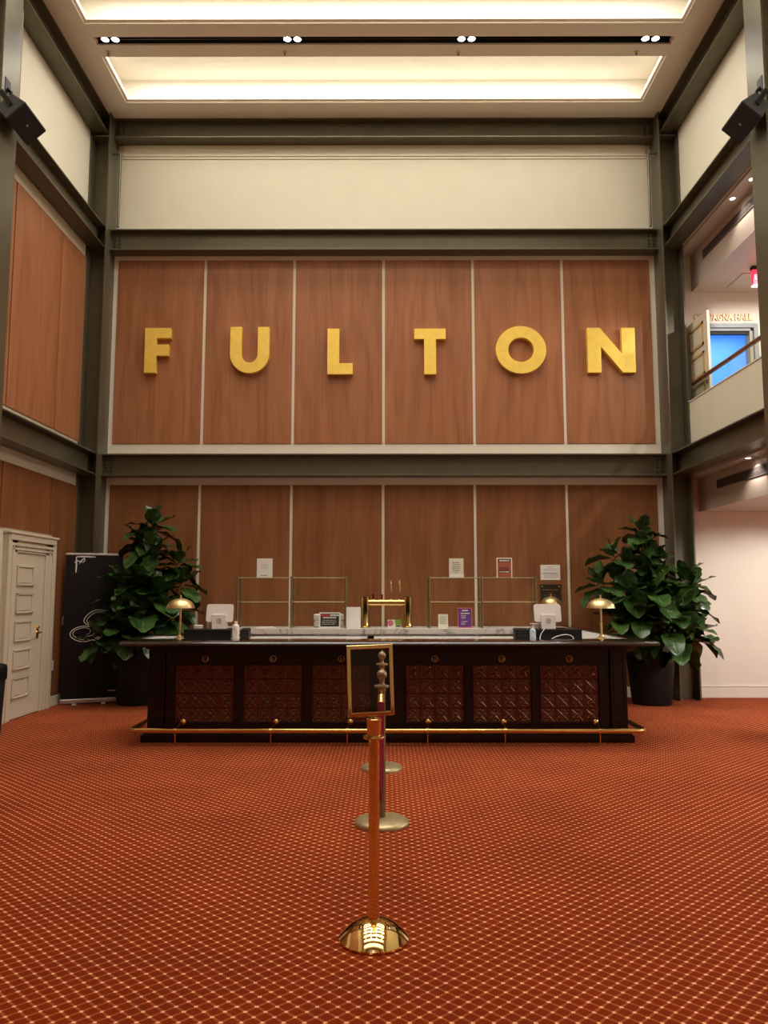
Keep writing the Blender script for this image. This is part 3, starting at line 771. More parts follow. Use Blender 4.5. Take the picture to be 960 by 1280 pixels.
# ------------------------------------------------------------------ payment terminals and boxes
def cash_drawer(x0, x1, y0, y1, label):
    t = thing('cash_drawer', label, 'cash drawer', ((x0+x1)/2, (y0+y1)/2, MZ))
    w, d = (x1-x0)/2, (y1-y0)/2
    b = MB(); b.box(-w, w, -d, d, .006, .108); b.build('case', 'black', t, .004)
    b = MB(); b.box(-w+.02, w-.02, d, d+.006, .02, .09); b.build('drawer_front', 'blackmat', t, .002)
    for sx in (-1, 1):
        for sy in (-1, 1): MB().lathe([(.014, 0), (.014, .006)], (sx*(w-.04), sy*(d-.04), 0), 10).build('rubber_foot', 'blackmat', t)
    return t
cash_drawer(-2.225, -1.70, 8.64, 9.05, 'black cash drawer at the left of the bar under a terminal')
cash_drawer(1.685, 2.21, 8.64, 9.05, 'black cash drawer at the right of the bar under a terminal')
def terminal(x, y, z, label, tilt):
    t = thing('payment_terminal', label, 'payment terminal', (x, y, z))
    b = MB(); rot = Matrix.Rotation(R(-14), 3, 'X')
    rr = .028; poly = []
    for (cx, cz, a0) in ((.153-rr, .282-rr, 0), (-.153+rr, .282-rr, 90), (-.153+rr, .075+rr, 180), (.153-rr, .075+rr, 270)): poly += arc(cx, cz, rr, rr, a0, a0+90, 6)
    def TP(a, c, y): return rot @ (Vector((a, y, c))-Vector((0, 0, .18)))+Vector((0, 0, .18))
    b.hexa([TP(a, c, 0) for a, c in poly], [TP(a, c, .014) for a, c in poly]); b.build('tablet', 'white', t, .003)
    b = MB(); b.hexa([(-.08, -.055, 0), (.08, -.055, 0), (.08, .11, 0), (-.08, .11, 0)], [(-.08, -.03, .165), (.08, -.03, .165), (.08, -.012, .165), (-.08, -.012, .165)]); st = b.build('stand', 'white', t, .006)
    q = MB(); rt = Matrix.Rotation(R(-8.6), 3, 'X')
    def P(a, c):
        return (a, -.0555+.025*(c/.165)-.0006, c)
    s = .021; r = .006; cz = .092
    pts = [P(*p) for p in [(-s+r, cz-s), (s-r, cz-s), (s, cz-s+r), (s, cz+s-r), (s-r, cz+s), (-s+r, cz+s), (-s, cz+s-r), (-s, cz-s+r), (-s+r, cz-s)]]
    q.tube(pts, .003, 6)
    q.tube([P(-.006, cz-.006), P(.006, cz-.006), P(.006, cz+.006), P(-.006, cz+.006), P(-.006, cz-.006)], .0022, 6)
    q.build('square_emblem', 'ink', st)
    return t
terminal(-1.86, 8.80, MZ+.108, 'white tablet payment terminal on the left cash drawer', 0)
terminal(1.865, 8.80, MZ+.108, 'white tablet payment terminal on the right cash drawer', 0)
def small_box(name, label, cat, x0, x1, y0, y1, z0, h, m='white', bev=.008):
    t = MB().box(-(x1-x0)/2, (x1-x0)/2, -(y1-y0)/2, (y1-y0)/2, 0, h).build(name, m, None, bev, loc=((x0+x1)/2, (y0+y1)/2, z0), seg=3)
    return tag(t, label, cat)
small_box('card_reader', 'small white card reader on the left end of the left cash drawer', 'card reader', -2.14, -2.05, 8.74, 8.84, MZ+.108, .045)
small_box('card_reader', 'white square card reader beside the left terminal stand', 'card reader', -2.02, -1.945, 8.86, 8.92, MZ+.108, .08)
small_box('card_reader', 'white card reader beside the right terminal stand', 'card reader', 1.71, 1.78, 8.82, 8.90, MZ+.108, .06)
small_box('card_dock', 'black card dock lying right of the right terminal', 'card dock', 1.96, 2.07, 8.80, 8.9, MZ+.108, .012, 'black', .004)
def printer(x0, x1, y0, y1, label):
    t = thing('receipt_printer', label, 'printer', ((x0+x1)/2, (y0+y1)/2, MZ)); w, d = (x1-x0)/2, (y1-y0)/2
    b = MB(); b.hexa([(-w, -d, 0), (w, -d, 0), (w, d, 0), (-w, d, 0)], [(-w, -d, .10), (w, -d, .10), (w, d, .115), (-w, d, .115)]); b.build('case', 'black', t, .006)
    b = MB(); b.box(-w+.01, w-.01, -d-.004, -d, .07, .078); b.build('paper_slot', 'grey', t)
    b = MB(); b.box(-w+.015, w-.015, -d-.003, -d, .02, .055); b.build('cover', 'blackmat', t, .002)
printer(-1.615, -1.52, 8.74, 8.90, 'black receipt printer right of the white bottle on the bar')
printer(1.485, 1.645, 8.72, 8.90, 'black receipt printer left of the right cash drawer')
t = thing('spray_bottle', 'white bottle with white cap right of the left cash drawer', 'bottle', (-1.64, 8.62, MZ))
b = MB(); b.lathe([(.036, 0), (.038, .01), (.038, .145), (.032, .16), (.018, .168)], n=24); b.build('bottle_body', 'white', t, smooth=True)
b = MB(); b.lathe([(.018, .166), (.018, .195), (.014, .2)], n=18); b.build('cap', 'creampaper', t, smooth=True)
b = MB(); b.box(-.024, .024, -.0395, -.036, .04, .11); b.build('bottle_label', 'paper', t)
small_box('paper_scrap', 'small white paper scrap left of the white bottle on the bar', 'paper', -1.70+.005, -1.685+.03, 8.56, 8.63, MZ, .012, 'paper', .002)
t = thing('sanitizer_bottle', 'clear hand sanitizer pump bottle beside the right printer', 'bottle', (1.655, 8.6, MZ))
b = MB(); b.lathe([(.030, 0), (.034, .008), (.034, .095), (.026, .115), (.013, .125)], n=24); b.build('bottle_body', 'gel', t, smooth=True)
b = MB(); b.lathe([(.014, .124), (.014, .145), (.005, .147), (.005, .170), (.012, .172), (.012, .182)], n=14); b.tube([(0, 0, .177), (-.03, -.01, .175)], .005, 6); b.build('pump', 'white', t, smooth=True)
b = MB(); b.box(-.02, .02, -.0355, -.032, .03, .085); b.build('bottle_label', 'paper', t)
def cable(label, pts):
    P = [Vector(p) for p in pts]; out = []
    for i in range(len(P)-1):
        p0, p1, p2, p3 = P[max(i-1, 0)], P[i], P[i+1], P[min(i+2, len(P)-1)]
        for k in range(6):
            s = k/6.; out.append(.5*((2*p1)+(p2-p0)*s+(2*p0-5*p1+4*p2-p3)*s*s+(3*p1-p0-3*p2+p3)*s**3))
    out.append(P[-1])
    o = MB().tube(out, .0045, 6).build('cable', 'white', None, smooth=True); tag(o, label, 'cable')
cable('white cable dropping from the right terminal past the cash drawer left end', [(1.80, 8.70, MZ+.115), (1.79, 8.635, MZ+.112), (1.75, 8.62, MZ+.06), (1.73, 8.60, MZ+.006)])
cable('white cable arching across the front of the right cash drawer', [(1.86, 8.61, MZ+.006), (1.92, 8.615, MZ+.035), (2.02, 8.62, MZ+.055), (2.09, 8.62, MZ+.04), (2.11, 8.61, MZ+.006)])

# ------------------------------------------------------------------ back counter things
CZB = 1.0755
def glass_rack(x0, x1, xm, label):
    t = thing('glass_rack', label, 'glass shelf rack', ((x0+x1)/2, 11.50, CZB)); w = (x1-x0)/2; m = xm-(x0+x1)/2
    for x in (-w, m, w):
        for y in (-.15, .15):
            b = MB(); b.tube([(x, y, 0), (x, y, .755)], .0135, 12); b.lathe([(.026, 0), (.026, .008), (.015, .012)], (x, y, 0), 14); b.build('post', 'antique', t, smooth=True)
    for z in (.385, .74):
        b = MB(); b.box(-w, w, -.15, .15, z-.004, z+.004); b.build('glass_shelf', 'glass', t)
        b = MB()
        for y in (-.15, .15): b.tube([(-w, y, z-.007), (w, y, z-.007)], .005, 6)
        for x in (-w, m, w): b.tube([(x, -.15, z-.007), (x, .15, z-.007)], .005, 6)
        b.build('shelf_rail', 'antique', t)
glass_rack(-2.156, -.565, -1.36, 'brass framed empty glass shelf rack left of the beer tower')
glass_rack(.667, 2.233, 1.44, 'brass framed empty glass shelf rack right of the beer tower')
# beer tower
t = thing('beer_tower', 'brass two column beer tap tower on the back counter', 'beer tower', (.035, 11.5, CZB))
for x in (-.315, .315):
    b = MB(); b.lathe([(.085, 0), (.085, .012), (.068, .02), (.062, .04), (.062, .44), (.066, .445), (.066, .46), (.05, .466)], (x, 0, 0), 28); b.build('column', 'towerbrass', t, smooth=True)
b = MB(); b.lathe([(.047, -.27), (.047, .27)], (0, 0, .37), 24, axis='x')
tb = b.build('cross_tube', 'brass', t, smooth=True)
for i, x in enumerate((-.195, -.065, .065, .195)):
    b = MB(); b.lathe([(.053, -.012), (.053, .012)], (x, 0, .37), 24, axis='x'); b.build('collar', 'brass', tb, smooth=True)
    b = MB(); b.tube([(x, .04, .37), (x, .10, .37), (x, .125, .33)], .013, 8); fa = b.build('faucet', 'antique', t, smooth=True)
    b = MB()
    if i < 2: b.lathe([(.012, .40), (.014, .49)], (x, .03, 0), 10); b.build('tap_handle', 'velvet', fa, smooth=True)
    else:
        b.lathe([(.006, .41), (.006, .52)], (x, .03, 0), 8); b.build('tap_handle', 'antique', fa, smooth=True)
        b = MB(); b.lathe([(.014, .52), (.020, .56), (.016, .64), (.02, .66), (.012, .675), (.006, .68), (.022, .69), (.022, .698)], (x, .03, 0), 12); b.build('tap_grip', 'brush', fa, smooth=True)
# counter signs
def board(name, label, cat, x0, x1, h, m='paper', y=11.44, lean=8, th=.012, z=CZB):
    t = thing(name, label, cat, ((x0+x1)/2, y, z))
    b = MB(); w = (x1-x0)/2; rot = Matrix.Rotation(R(-lean), 3, 'X')
    b.box(-w, w, -th/2, th/2, 0, h, rot, (0, 0, 0)); bd = b.build('board', m, t, .001)
    return t, bd, rot, th
def printed(bd, rot, th, rects, m, name='printed_text'):
    b = MB()
    for (xa, xb, za, zb) in rects: b.box(xa, xb, -th/2-.0016, -th/2, za, zb, rot, (0, 0, 0))
    return b.build(name, m, bd)
def lines(x0, x1, z0, z1, n, frac=.5, rnd=None, words=True):
    r = random.Random(rnd or 3); out = []; st = (z1-z0)/n
    for i in range(n):
        z = z1-(i+.5)*st; a = x0+r.random()*.12*(x1-x0); e = x1-r.random()*.18*(x1-x0)
        x = a
        while x < e:
            wl_ = (x1-x0)*(.08+.14*r.random()); out.append((x, min(e, x+wl_), z-st*frac/2, z+st*frac/2)); x += wl_+(x1-x0)*.035
    return out
t, bd, rt, th = board('menu_sign', 'black tabletop sign with red heading and white border', 'sign', -.958, -.645, .225, 'paper')
printed(bd, rt, th, [(-.138, .138, .018, .207)], 'blackink', 'dark_print')
b = MB()
for (xa, xb, za, zb) in ((-.128, -.002, .165, .198),): b.box(xa, xb, -.0085, -.0076, za, zb, rt, (0, 0, 0))
b.build('red_heading', 'red', bd)
r_ = [(.006+i*.022, .006+i*.022+.017, .170, .196) for i in range(6)]+[(-.10+i*.018, -.10+i*.018+.013, .138, .156) for i in range(11)]
b = MB()
for (xa, xb, za, zb) in r_+lines(-.12, .12, .04, .12, 4, .18, 5): b.box(xa, xb, -.0087, -.0076, za, zb, rt, (0, 0, 0))
b.build('white_lettering', 'paper', bd)
def packet(x, y, z, label):
    b = MB(); b.lathe([(.05, 0), (.062, .01), (.066, .045), (.062, .085), (.046, .098)], n=20)
    for i in range(3): b.lathe([(.067, .02+i*.025), (.069, .025+i*.025), (.067, .03+i*.025)], n=20, cap=False)
    o = b.build('cup_stack', 'paper', None, smooth=True, loc=(x, y, z)); tag(o, label, 'cup stack')
packet(-.985, 11.62, CZB, 'lower white cup pack left behind the black menu sign'); packet(-.99, 11.62, CZB+.10, 'upper white cup pack left behind the black menu sign')
packet(-.675, 11.64, CZB, 'lower white cup pack right behind the black menu sign'); packet(-.67, 11.64, CZB+.10, 'upper white cup pack right behind the black menu sign')
t, bd, rt, th = board('blank_sign', 'blank white sign board left of the beer tower', 'sign', -.582, -.345, .305, 'paper', 11.42)
printed(bd, rt, th, [(-.11, .11, .0, .05)], 'white', 'acrylic_foot')
t, bd, rt, th = board('card_pair', 'white card with pink and green badges under the beer tower', 'card', .055, .255, .115, 'paper', 11.52, 6, .006, CZB+.0)
b = MB(); b.lathe([(.042, -.003), (.042, -.0045)], (-.058, 0, .065), 20, axis='y'); b.build('pink_badge', 'pink', bd)
printed(bd, rt, th, [(.008, .105, .035, .115)], 'green', 'green_badge'); printed(bd, rt, th, [(.02, .09, .012, .03)], 'blackink')
t, bd, rt, th = board('small_card', 'small cream card on the back counter left of the purple flyer', 'card', .80, .945, .20, 'creampaper', 11.42, 8, .006)
printed(bd, rt, th, lines(-.05, .05, .05, .17, 6, .3, 9), 'ink')
t, bd, rt, th = board('purple_flyer', 'purple flyer with pink border standing on the back counter', 'flyer', 1.085, 1.30, .295, 'pink', 11.42, 8, .006)
printed(bd, rt, th, [(-.095, .095, .015, .28)], 'purple', 'purple_print')
b = MB()
for (xa, xb, za, zb) in [(-.04, .05, .245, .26), (-.06, .075, .205, .218)]+lines(-.06, .02, .13, .19, 3, .35, 4)+lines(-.06, .06, .085, .1, 1, .5, 2)+lines(-.06, .01, .04, .08, 3, .3, 8): b.box(xa, xb, -.0052, -.0044, za, zb, rt, (0, 0, 0))
b.build('white_lettering', 'paper', bd)
t = thing('tray_liner', 'flat white paper lying on the back counter left rack', 'paper', (-1.73, 11.42, CZB))
b = MB(); b.box(-.14, .14, -.08, .08, 0, .006); b.hexa([(-.15, -.07, .006), (.09, -.09, .006), (.10, .05, .006), (-.13, .07, .006)], [(-.15, -.07, .012), (.09, -.09, .012), (.10, .05, .02), (-.13, .07, .012)]); b.build('sheet', 'paper', t)
# wall notices
def notice(name, label, x0, x1, z0, z1, m, txt, tm='ink', cat='notice'):
    t = thing(name, label, cat, ((x0+x1)/2, 11.972, z0)); w, h = (x1-x0)/2, z1-z0
    b = MB(); b.box(-w, w, -.006, 0, 0, h); bd = b.build('sheet', m, t, .001)
    if txt: printed(bd, Matrix.Identity(3), .012, txt, tm)
    return t, bd, w, h
notice('wall_notice', 'plain white paper notice above the left glass rack', -1.98, -1.735, 1.825, 2.12, 'paper', lines(-.06, .06, .13, .21, 3, .18, 3)+lines(-.07, .07, .02, .045, 1, .5, 6))
t, bd, w, h = notice('wall_notice', 'cream paper notice with centred text above the right glass rack', 1.01, 1.235, 1.825, 2.12, 'creampaper', lines(-.07, .07, .09, .245, 5, .38, 11)+[(-.03, .03, .07, .076)])
printed(bd, Matrix.Identity(3), .012, [(-.105, .115, -.004, .05)], 'paper', 'white_strip')
t, bd, w, h = notice('wall_notice', 'orange poster with black bands above the right glass rack', 1.748, 1.991, 1.81, 2.13, 'paper', [(-.105, .105, .015, .305)], 'orange')
b = MB()
for (xa, xb, za, zb) in [(-.09, .09, .255, .295), (-.09, .09, .085, .115)]+lines(-.09, .09, .12, .175, 3, .5, 5): b.box(xa, xb, -.0085, -.0076, za, zb)
b.build('black_band', 'blackink', bd)
b = MB()
for (xa, xb, za, zb) in lines(-.08, .08, .262, .288, 1, .8, 7)+lines(-.08, .08, .092, .108, 1, .8, 4): b.box(xa, xb, -.0095, -.0085, za, zb)
b.build('white_lettering', 'paper', bd)
t, bd, w, h = notice('certificate', 'white landscape certificate above the dark plaque', 2.43, 2.735, 1.785, 2.02, 'paper', lines(-.06, .06, .19, .21, 1, .4, 2)+lines(-.12, .12, .145, .18, 2, .2, 12)+lines(-.12, .12, .03, .12, 4, .2, 13)+[(-.12, .12, .1, .104)], 'ink', 'certificate')
t, bd, w, h = notice('wall_plaque', 'dark bronze plaque behind the lamp and right terminal', 2.411, 2.751, 1.415, 1.722, 'plaque', [(-.155, .155, .004, .008), (-.155, .155, .298, .302), (-.16, -.156, .004, .302), (.156, .16, .004, .302)]+lines(-.13, .14, .20, .235, 1, .5, 3)+lines(-.06, .06, .165, .18, 1, .5, 5)+lines(-.12, .12, .09, .15, 3, .3, 6), 'antique', 'plaque')
for sx in (-1, 1): MB().lathe([(.011, -.006), (.009, -.014), (0, -.016)], (sx*.13, 0, .27), 10, axis='y').build('screw', 'brush', bd)

# ------------------------------------------------------------------ stanchions
def post_base(t, prof, m): b = MB(); b.lathe(prof, n=48); return b.build('base', m, t, smooth=True)
t = thing('sign_stanchion', 'polished brass stanchion in front holding a clear framed sign', 'stanchion', (-.027, 3.744, 0))
post_base(t, [(.158, 0), (.163, .004), (.163, .012), (.155, .020), (.135, .040), (.10, .066), (.06, .085), (.03, .092), (0, .093)], 'brassfloor')
b = MB(); b.lathe([(.0255, .088), (.0255, .93)], n=28); b.build('post', 'brassfloor', t, smooth=True)
b = MB(); b.lathe([(.0255, .905), (.050, .908), (.052, .914), (.050, .920), (.034, .922)], n=28); b.build('rope_ring', 'brass', t, smooth=True)
b = MB(); b.lathe([(.032, .918), (.035, .99), (.036, .998), (.030, 1.002)], n=28); b.build('collar', 'brassfloor', t, smooth=True)
b = MB(); b.tube([(0, 0, 1.0), (0, 0, 1.03)], .010, 10); b.build('sign_stem', 'brass', t)
fr = bpy.data.objects.new('sign_frame', None)
W2, H2, TH = .112, .335, .012
rotf = Matrix.Rotation(R(-1.6), 3, 'Y') @ Matrix.Rotation(R(10), 3, 'Z')
b = MB(); bw = .019; c = (0, 0, 0)
def Pf(p): return rotf @ Vector(p)+Vector((-.014, 0, 1.012))
def fbox(bb, x0, x1, y0, y1, z0, z1, taper=None):
    vs = [(x0, y0, z0), (x1, y0, z0), (x1, y1, z0), (x0, y1, z0)]; vt = [(x0, y0, z1), (x1, y0, z1), (x1, y1, z1), (x0, y1, z1)]
    bb.hexa([Pf(v) for v in vs], [Pf(v) for v in vt])
def mitre(bb, a, b_, c_, d):  # quad in xz extruded in y
    bb.hexa([Pf((p[0], -TH, p[1])) for p in (a, b_, c_, d)], [Pf((p[0], TH, p[1])) for p in (a, b_, c_, d)])
o4 = [(-W2, 0), (W2, 0), (W2, H2), (-W2, H2)]; i4 = [(-W2+bw, bw), (W2-bw, bw), (W2-bw, H2-bw), (-W2+bw, H2-bw)]
for k in range(4): mitre(b, o4[k], o4[(k+1) % 4], i4[(k+1) % 4], i4[k])
sf = b.build('sign_frame', 'brassfloor', t, .003)
b = MB(); fbox(b, -W2+bw, W2-bw, -.003, .003, bw, H2-bw); b.build('clear_pane', 'acrylic', sf)

def ball_stanchion(loc, label):
    t = thing('ball_stanchion', label, 'stanchion', loc, group='ball topped rope stanchions')
    post_base(t, [(.188, 0), (.190, .012), (.184, .026), (.165, .036), (.09, .046), (.03, .05), (0, .05)], 'bronze')
    b = MB(); b.lathe([(.0265, .045), (.0265, .93)], n=24); b.build('post', 'antique', t, smooth=True)
    b = MB(); b.lathe([(.0265, .90), (.030, .925), (.054, .932), (.055, .938), (.054, .944), (.022, .952), (.016, .965), (.02, .985)], n=28); b.build('rope_ring', 'bronze', t, smooth=True)
    b = MB(); b.sphere((0, 0, 1.018), .037, 24); b.lathe([(.012, 1.05), (.010, 1.06), (0, 1.064)], n=12); b.build('ball_finial', 'bronze', t, smooth=True)
    return t
S2 = ball_stanchion((.0, 5.521, 0), 'antique brass ball topped stanchion standing just behind the sign stanchion')
dup(S2, (-.008, 7.176, 0), 'farthest antique brass ball topped stanchion nearest the bar')
t = thing('velvet_rope', 'burgundy velvet rope hanging between the two nearest stanchions', 'rope', (-.01, 5.44, .88))
A = Vector((.006, 0, -.03)); B = Vector((-.018, -1.625, .0))
pts = []
for i in range(25):
    s = i/24.; p = A.lerp(B, s); p.z -= 1.75*s*(1-s); pts.append(p)
b = MB(); b.tube(pts, .024, 14); b.build('rope', 'velvet', t, smooth=True)
b = MB(); d = (pts[1]-pts[0]).normalized(); b.tube([pts[0]-d*.045, pts[0]-d*.04, pts[0]+d*.03], [.014, .026, .027], 14); b.tube([pts[0]-d*.04, pts[0]-d*.05+Vector((0, .02, .05)), pts[0]+Vector((0, .05, .085))], .006, 8)
b.build('rope_end', 'brass', t, smooth=True)
b = MB(); d = (pts[-2]-pts[-1]).normalized(); b.tube([pts[-1]-d*.045, pts[-1]-d*.04, pts[-1]+d*.03], [.014, .026, .027], 14); b.build('rope_end', 'brass', t, smooth=True)

# ------------------------------------------------------------------ roll-up banner
ang = math.atan2(.30, .74)
t = thing('rollup_banner', 'black roll-up banner with white script letter F beside the left plant', 'banner', (-4.25, 11.30, 0), ang)
BW, BH = .80, 2.10
b = MB(); b.box(-BW/2, BW/2, -.035, .035, .012, .075); b.build('base_cassette', 'silver', t, .01)
for s in (-.52, .46):
    q = MB(); q.box(s*BW/2-.03, s*BW/2+.03, -.15, .13, 0, .012); q.build('foot', 'silver', t, .003)
b = MB(); b.box(-BW/2+.006, BW/2-.006, -.004, -.002, .07, BH+.04); bn = b.build('banner_sheet', 'banner', t)
b = MB(); b.box(-BW/2, BW/2, -.012, .010, BH+.035, BH+.065); b.build('top_rail', 'silver', t, .003)
b = MB(); b.tube([(0, .03, .07), (0, .03, BH+.04)], .01, 8); b.build('support_pole', 'silver', t)
def ribbon(bb, pts, w):
    # smooth flat stroke lying on the sheet; w may vary
    P = [Vector((p[0], 0, p[1])) for p in pts]; out = []
    for i in range(len(P)-1):
        p0, p1, p2, p3 = P[max(i-1, 0)], P[i], P[i+1], P[min(i+2, len(P)-1)]
        for k in range(8):
            s = k/8.; out.append(.5*((2*p1)+(p2-p0)*s+(2*p0-5*p1+4*p2-p3)*s*s+(3*p1-p0-3*p2+p3)*s**3))
    out.append(P[-1]); n = len(out); L_ = []; R_ = []
    for i, p in enumerate(out):
        d = out[min(i+1, n-1)]-out[max(i-1, 0)]; d = d.normalized() if d.length else Vector((1, 0, 0))
        nn = Vector((-d.z, 0, d.x)); ww = w*(.45+.55*math.sin(PI*i/(n-1)))
        L_.append(bb.bm.verts.new((p+nn*ww)+Vector((0, -.0055, 0)))); R_.append(bb.bm.verts.new((p-nn*ww)+Vector((0, -.0055, 0))))
    for i in range(n-1): bb.bm.faces.new((L_[i], L_[i+1], R_[i+1], R_[i]))
# crop pixel -> banner metres (u across, z up)
def bp(px, py): return (-BW/2+(px-112)/6.1/77.5, (1210-py)/6.1/84.5+.02)
b = MB()
S1 = [(465, 548), (425, 610), (385, 680), (330, 735), (270, 762), (210, 758), (165, 725), (165, 690), (205, 658), (265, 650), (310, 665), (320, 690), (300, 718), (262, 726)]
S2_ = [(450, 556), (410, 618), (372, 680), (318, 728), (268, 750), (222, 745), (182, 718), (182, 690), (215, 668), (258, 662), (285, 676), (284, 700), (262, 712)]
S3 = [(470, 560), (350, 530), (290, 545), (250, 590), (250, 625), (290, 640), (345, 620), (385, 580)]
S4 = [(455, 570), (360, 545), (305, 556), (268, 595), (266, 620), (292, 632), (345, 632), (405, 575)]
S5 = [(265, 650), (330, 655), (400, 648)]
S6 = [(400, 655), (380, 700), (340, 745), (305, 755)]
S7 = [(470, 575), (435, 625), (395, 690), (355, 735)]
for s, w in ((S1, .006), (S2_, .004), (S3, .006), (S4, .004), (S5, .004), (S6, .012), (S7, .005)): ribbon(b, [bp(*p) for p in s], w)
# other words of the script continue to the right behind the leaves
S8 = [(470, 640), (500, 600), (505, 640), (480, 690), (500, 720), (540, 650)]
ribbon(b, [bp(*p) for p in S8], .004)
b.build('script_letter', 'paper', bn)
b = MB()
def corner(fx, fy):
    ribbon(b, [fx(*p) for p in ((0, 0), (60, -2), (125, 0))], .010); ribbon(b, [fx(*p) for p in ((0, 0), (2, 60), (0, 120))], .010)
    ribbon(b, [fx(*p) for p in ((-12, 45), (10, 30), (30, 40), (40, 20), (55, 15))], .007); ribbon(b, [fx(*p) for p in ((20, 55), (30, 30), (50, 10), (60, -10))], .006)
    ribbon(b, [fx(*p) for p in ((40, 45), (55, 25), (45, 10))], .006)
corner(lambda x, y: bp(180+x, 132+y), 0); corner(lambda x, y: bp(538-x, 1130-y), 0)
b.build('corner_ornament', 'paper', bn)

# ------------------------------------------------------------------ plants
def add_leaf(bb, uvl, base, d, up, L, W, curl, fold):
    d = d.normalized(); side = d.cross(up).normalized(); nrm = side.cross(d).normalized()
    nv, nu = 7, 4; g = []
    for j in range(nv+1):
        v = j/nv
        w = W*(.10+.90*max(0., math.sin(PI*(v**.85)*.97+.03))**.62*(.62+.5*v-.12*math.cos(v*9)))*(0.35 if j == nv else 1)
        if j == 0: w = W*.12
        row = []
        for i in range(nu+1):
            u = i/nu*2-1
            x = u*w*.5; y = v*L; z = fold*abs(u)*w*.5-curl*L*v*v+.015*math.sin(v*14+u*2)*abs(u)
            row.append(bb.bm.verts.new(base+side*x+d*y+nrm*z))
        g.append(row)
    for j in range(nv):
        for i in range(nu):
            f = bb.bm.faces.new((g[j][i], g[j][i+1], g[j+1][i+1], g[j+1][i])); f.smooth = True
            for lp, (a, c) in zip(f.loops, ((i, j), (i+1, j), (i+1, j+1), (i, j+1))): lp[uvl].uv = (a/nu, c/nv)
def plant(loc, label, rosettes, seed, pot_r, ok=lambda p: p.y < 11.9):
    rd = random.Random(seed)
    t = thing('fiddle_leaf_fig', label, 'potted plant', loc)
    b = MB(); b.lathe([(pot_r*.77, 0), (pot_r*.79, .01), (pot_r*.98, .66), (pot_r, .69), (pot_r, .72), (pot_r*.93, .72), (pot_r*.91, .62)], n=40, cap=False); b.lathe([(pot_r*.77, 0.001), (0, .001)], n=40, cap=False)
    pot = b.build('pot', 'pot', t, smooth=True)
    b = MB(); b.lathe([(pot_r*.92, .64), (pot_r*.5, .655), (0, .66)], n=30, cap=False); b.build('soil', 'soil', pot, smooth=True)
    b = MB()
    for k, (x, y, z, s, n) in enumerate(rosettes):
        fx, fy = rd.uniform(-.08, .08), rd.uniform(-.08, .08)
        zz = max(.95, z*.55)
        b.tube([(fx, fy, .64), (fx+x*.15, fy+y*.15, .64+(zz-.64)*.6), (x*.45, y*.45, zz), (x*.9, y*.9, z-.12), (x, y, z)], [.018, .016, .013, .010, .006], 7)
    b.build('stems', 'bark', t, smooth=True)
    b = MB(); uvl = b.bm.loops.layers.uv.new('UVMap')
    for k, (x, y, z, s, n) in enumerate(rosettes):
        c = Vector((x, y, z)); out = Vector((x, y, 0)); 
        for i in range(n+1):
            a = i*2.39996+rd.uniform(-.3, .3)+k
            lvl = i/max(1, n)          # 0 young upright ones, 1 old drooping ones
            el = R(76-128*lvl+rd.uniform(-9, 9))
            d = Vector((math.cos(a)*math.cos(el), math.sin(a)*math.cos(el), math.sin(el)))
            d = (d+out*.25).normalized()
            L = s*(.28+.14*min(1, lvl*1.6))*rd.uniform(.88, 1.12)
            up = Vector((0, 0, 1)) if abs(d.z) < .85 else Vector((-math.cos(a), -math.sin(a), .2))
            base = c+Vector((0, 0, -.10*lvl*s))+d*.03
            tip = Vector(loc)+base+d*L
            if not ok(tip): continue
            add_leaf(b, uvl, base, d, up, L, L*rd.uniform(.72, .90), rd.uniform(.05, .28), rd.uniform(.12, .4))
    b.build('foliage', 'leaf', t)
    return t
# rosettes measured in the plant's own frame: x, y (minus toward viewer), height, size, leaves
rosL = [(0.14, 0.00, 2.58, 1.00, 10), (0.00, -0.08, 2.38, 0.90, 8), (0.20, -0.15, 2.25, 1.00, 9), (0.12, -0.05, 2.02, 1.00, 10), (0.55, 0.00, 2.05, 0.95, 9), (0.62, -0.05, 1.76, 0.90, 9), (0.12, -0.28, 1.80, 1.05, 10), (-0.23, -0.10, 1.76, 0.90, 9), (-0.12, -0.30, 1.72, 0.90, 9), (0.35, -0.28, 1.62, 1.05, 10), (-0.08, -0.36, 1.44, 1.00, 10), (0.18, -0.40, 1.36, 1.05, 10), (0.50, -0.25, 1.30, 1.00, 10), (-0.23, -0.25, 1.36, 0.85, 8), (-0.29, -0.36, 1.10, 0.95, 9), (-0.09, -0.45, 1.14, 0.90, 9), (0.05, -0.42, 1.08, 1.00, 10), (0.36, -0.42, 1.06, 0.95, 9), (0.00, 0.10, 1.75, 1.00, 9), (0.20, 0.10, 1.50, 1.00, 9), (0.60, 0.00, 1.42, 0.80, 8), (-0.39, -0.42, 0.96, 0.90, 7), (-0.11, 0.00, 1.20, 1.00, 9)]
plant((-3.56, 11.27, 0), 'leafy fiddle leaf fig in a dark pot beside the black banner', rosL, 3, .345, lambda p: p.y < 11.9 and not (p.x < -3.8 and p.z < 2.25 and p.y > 11.24+(p.x+4.25)*.405))
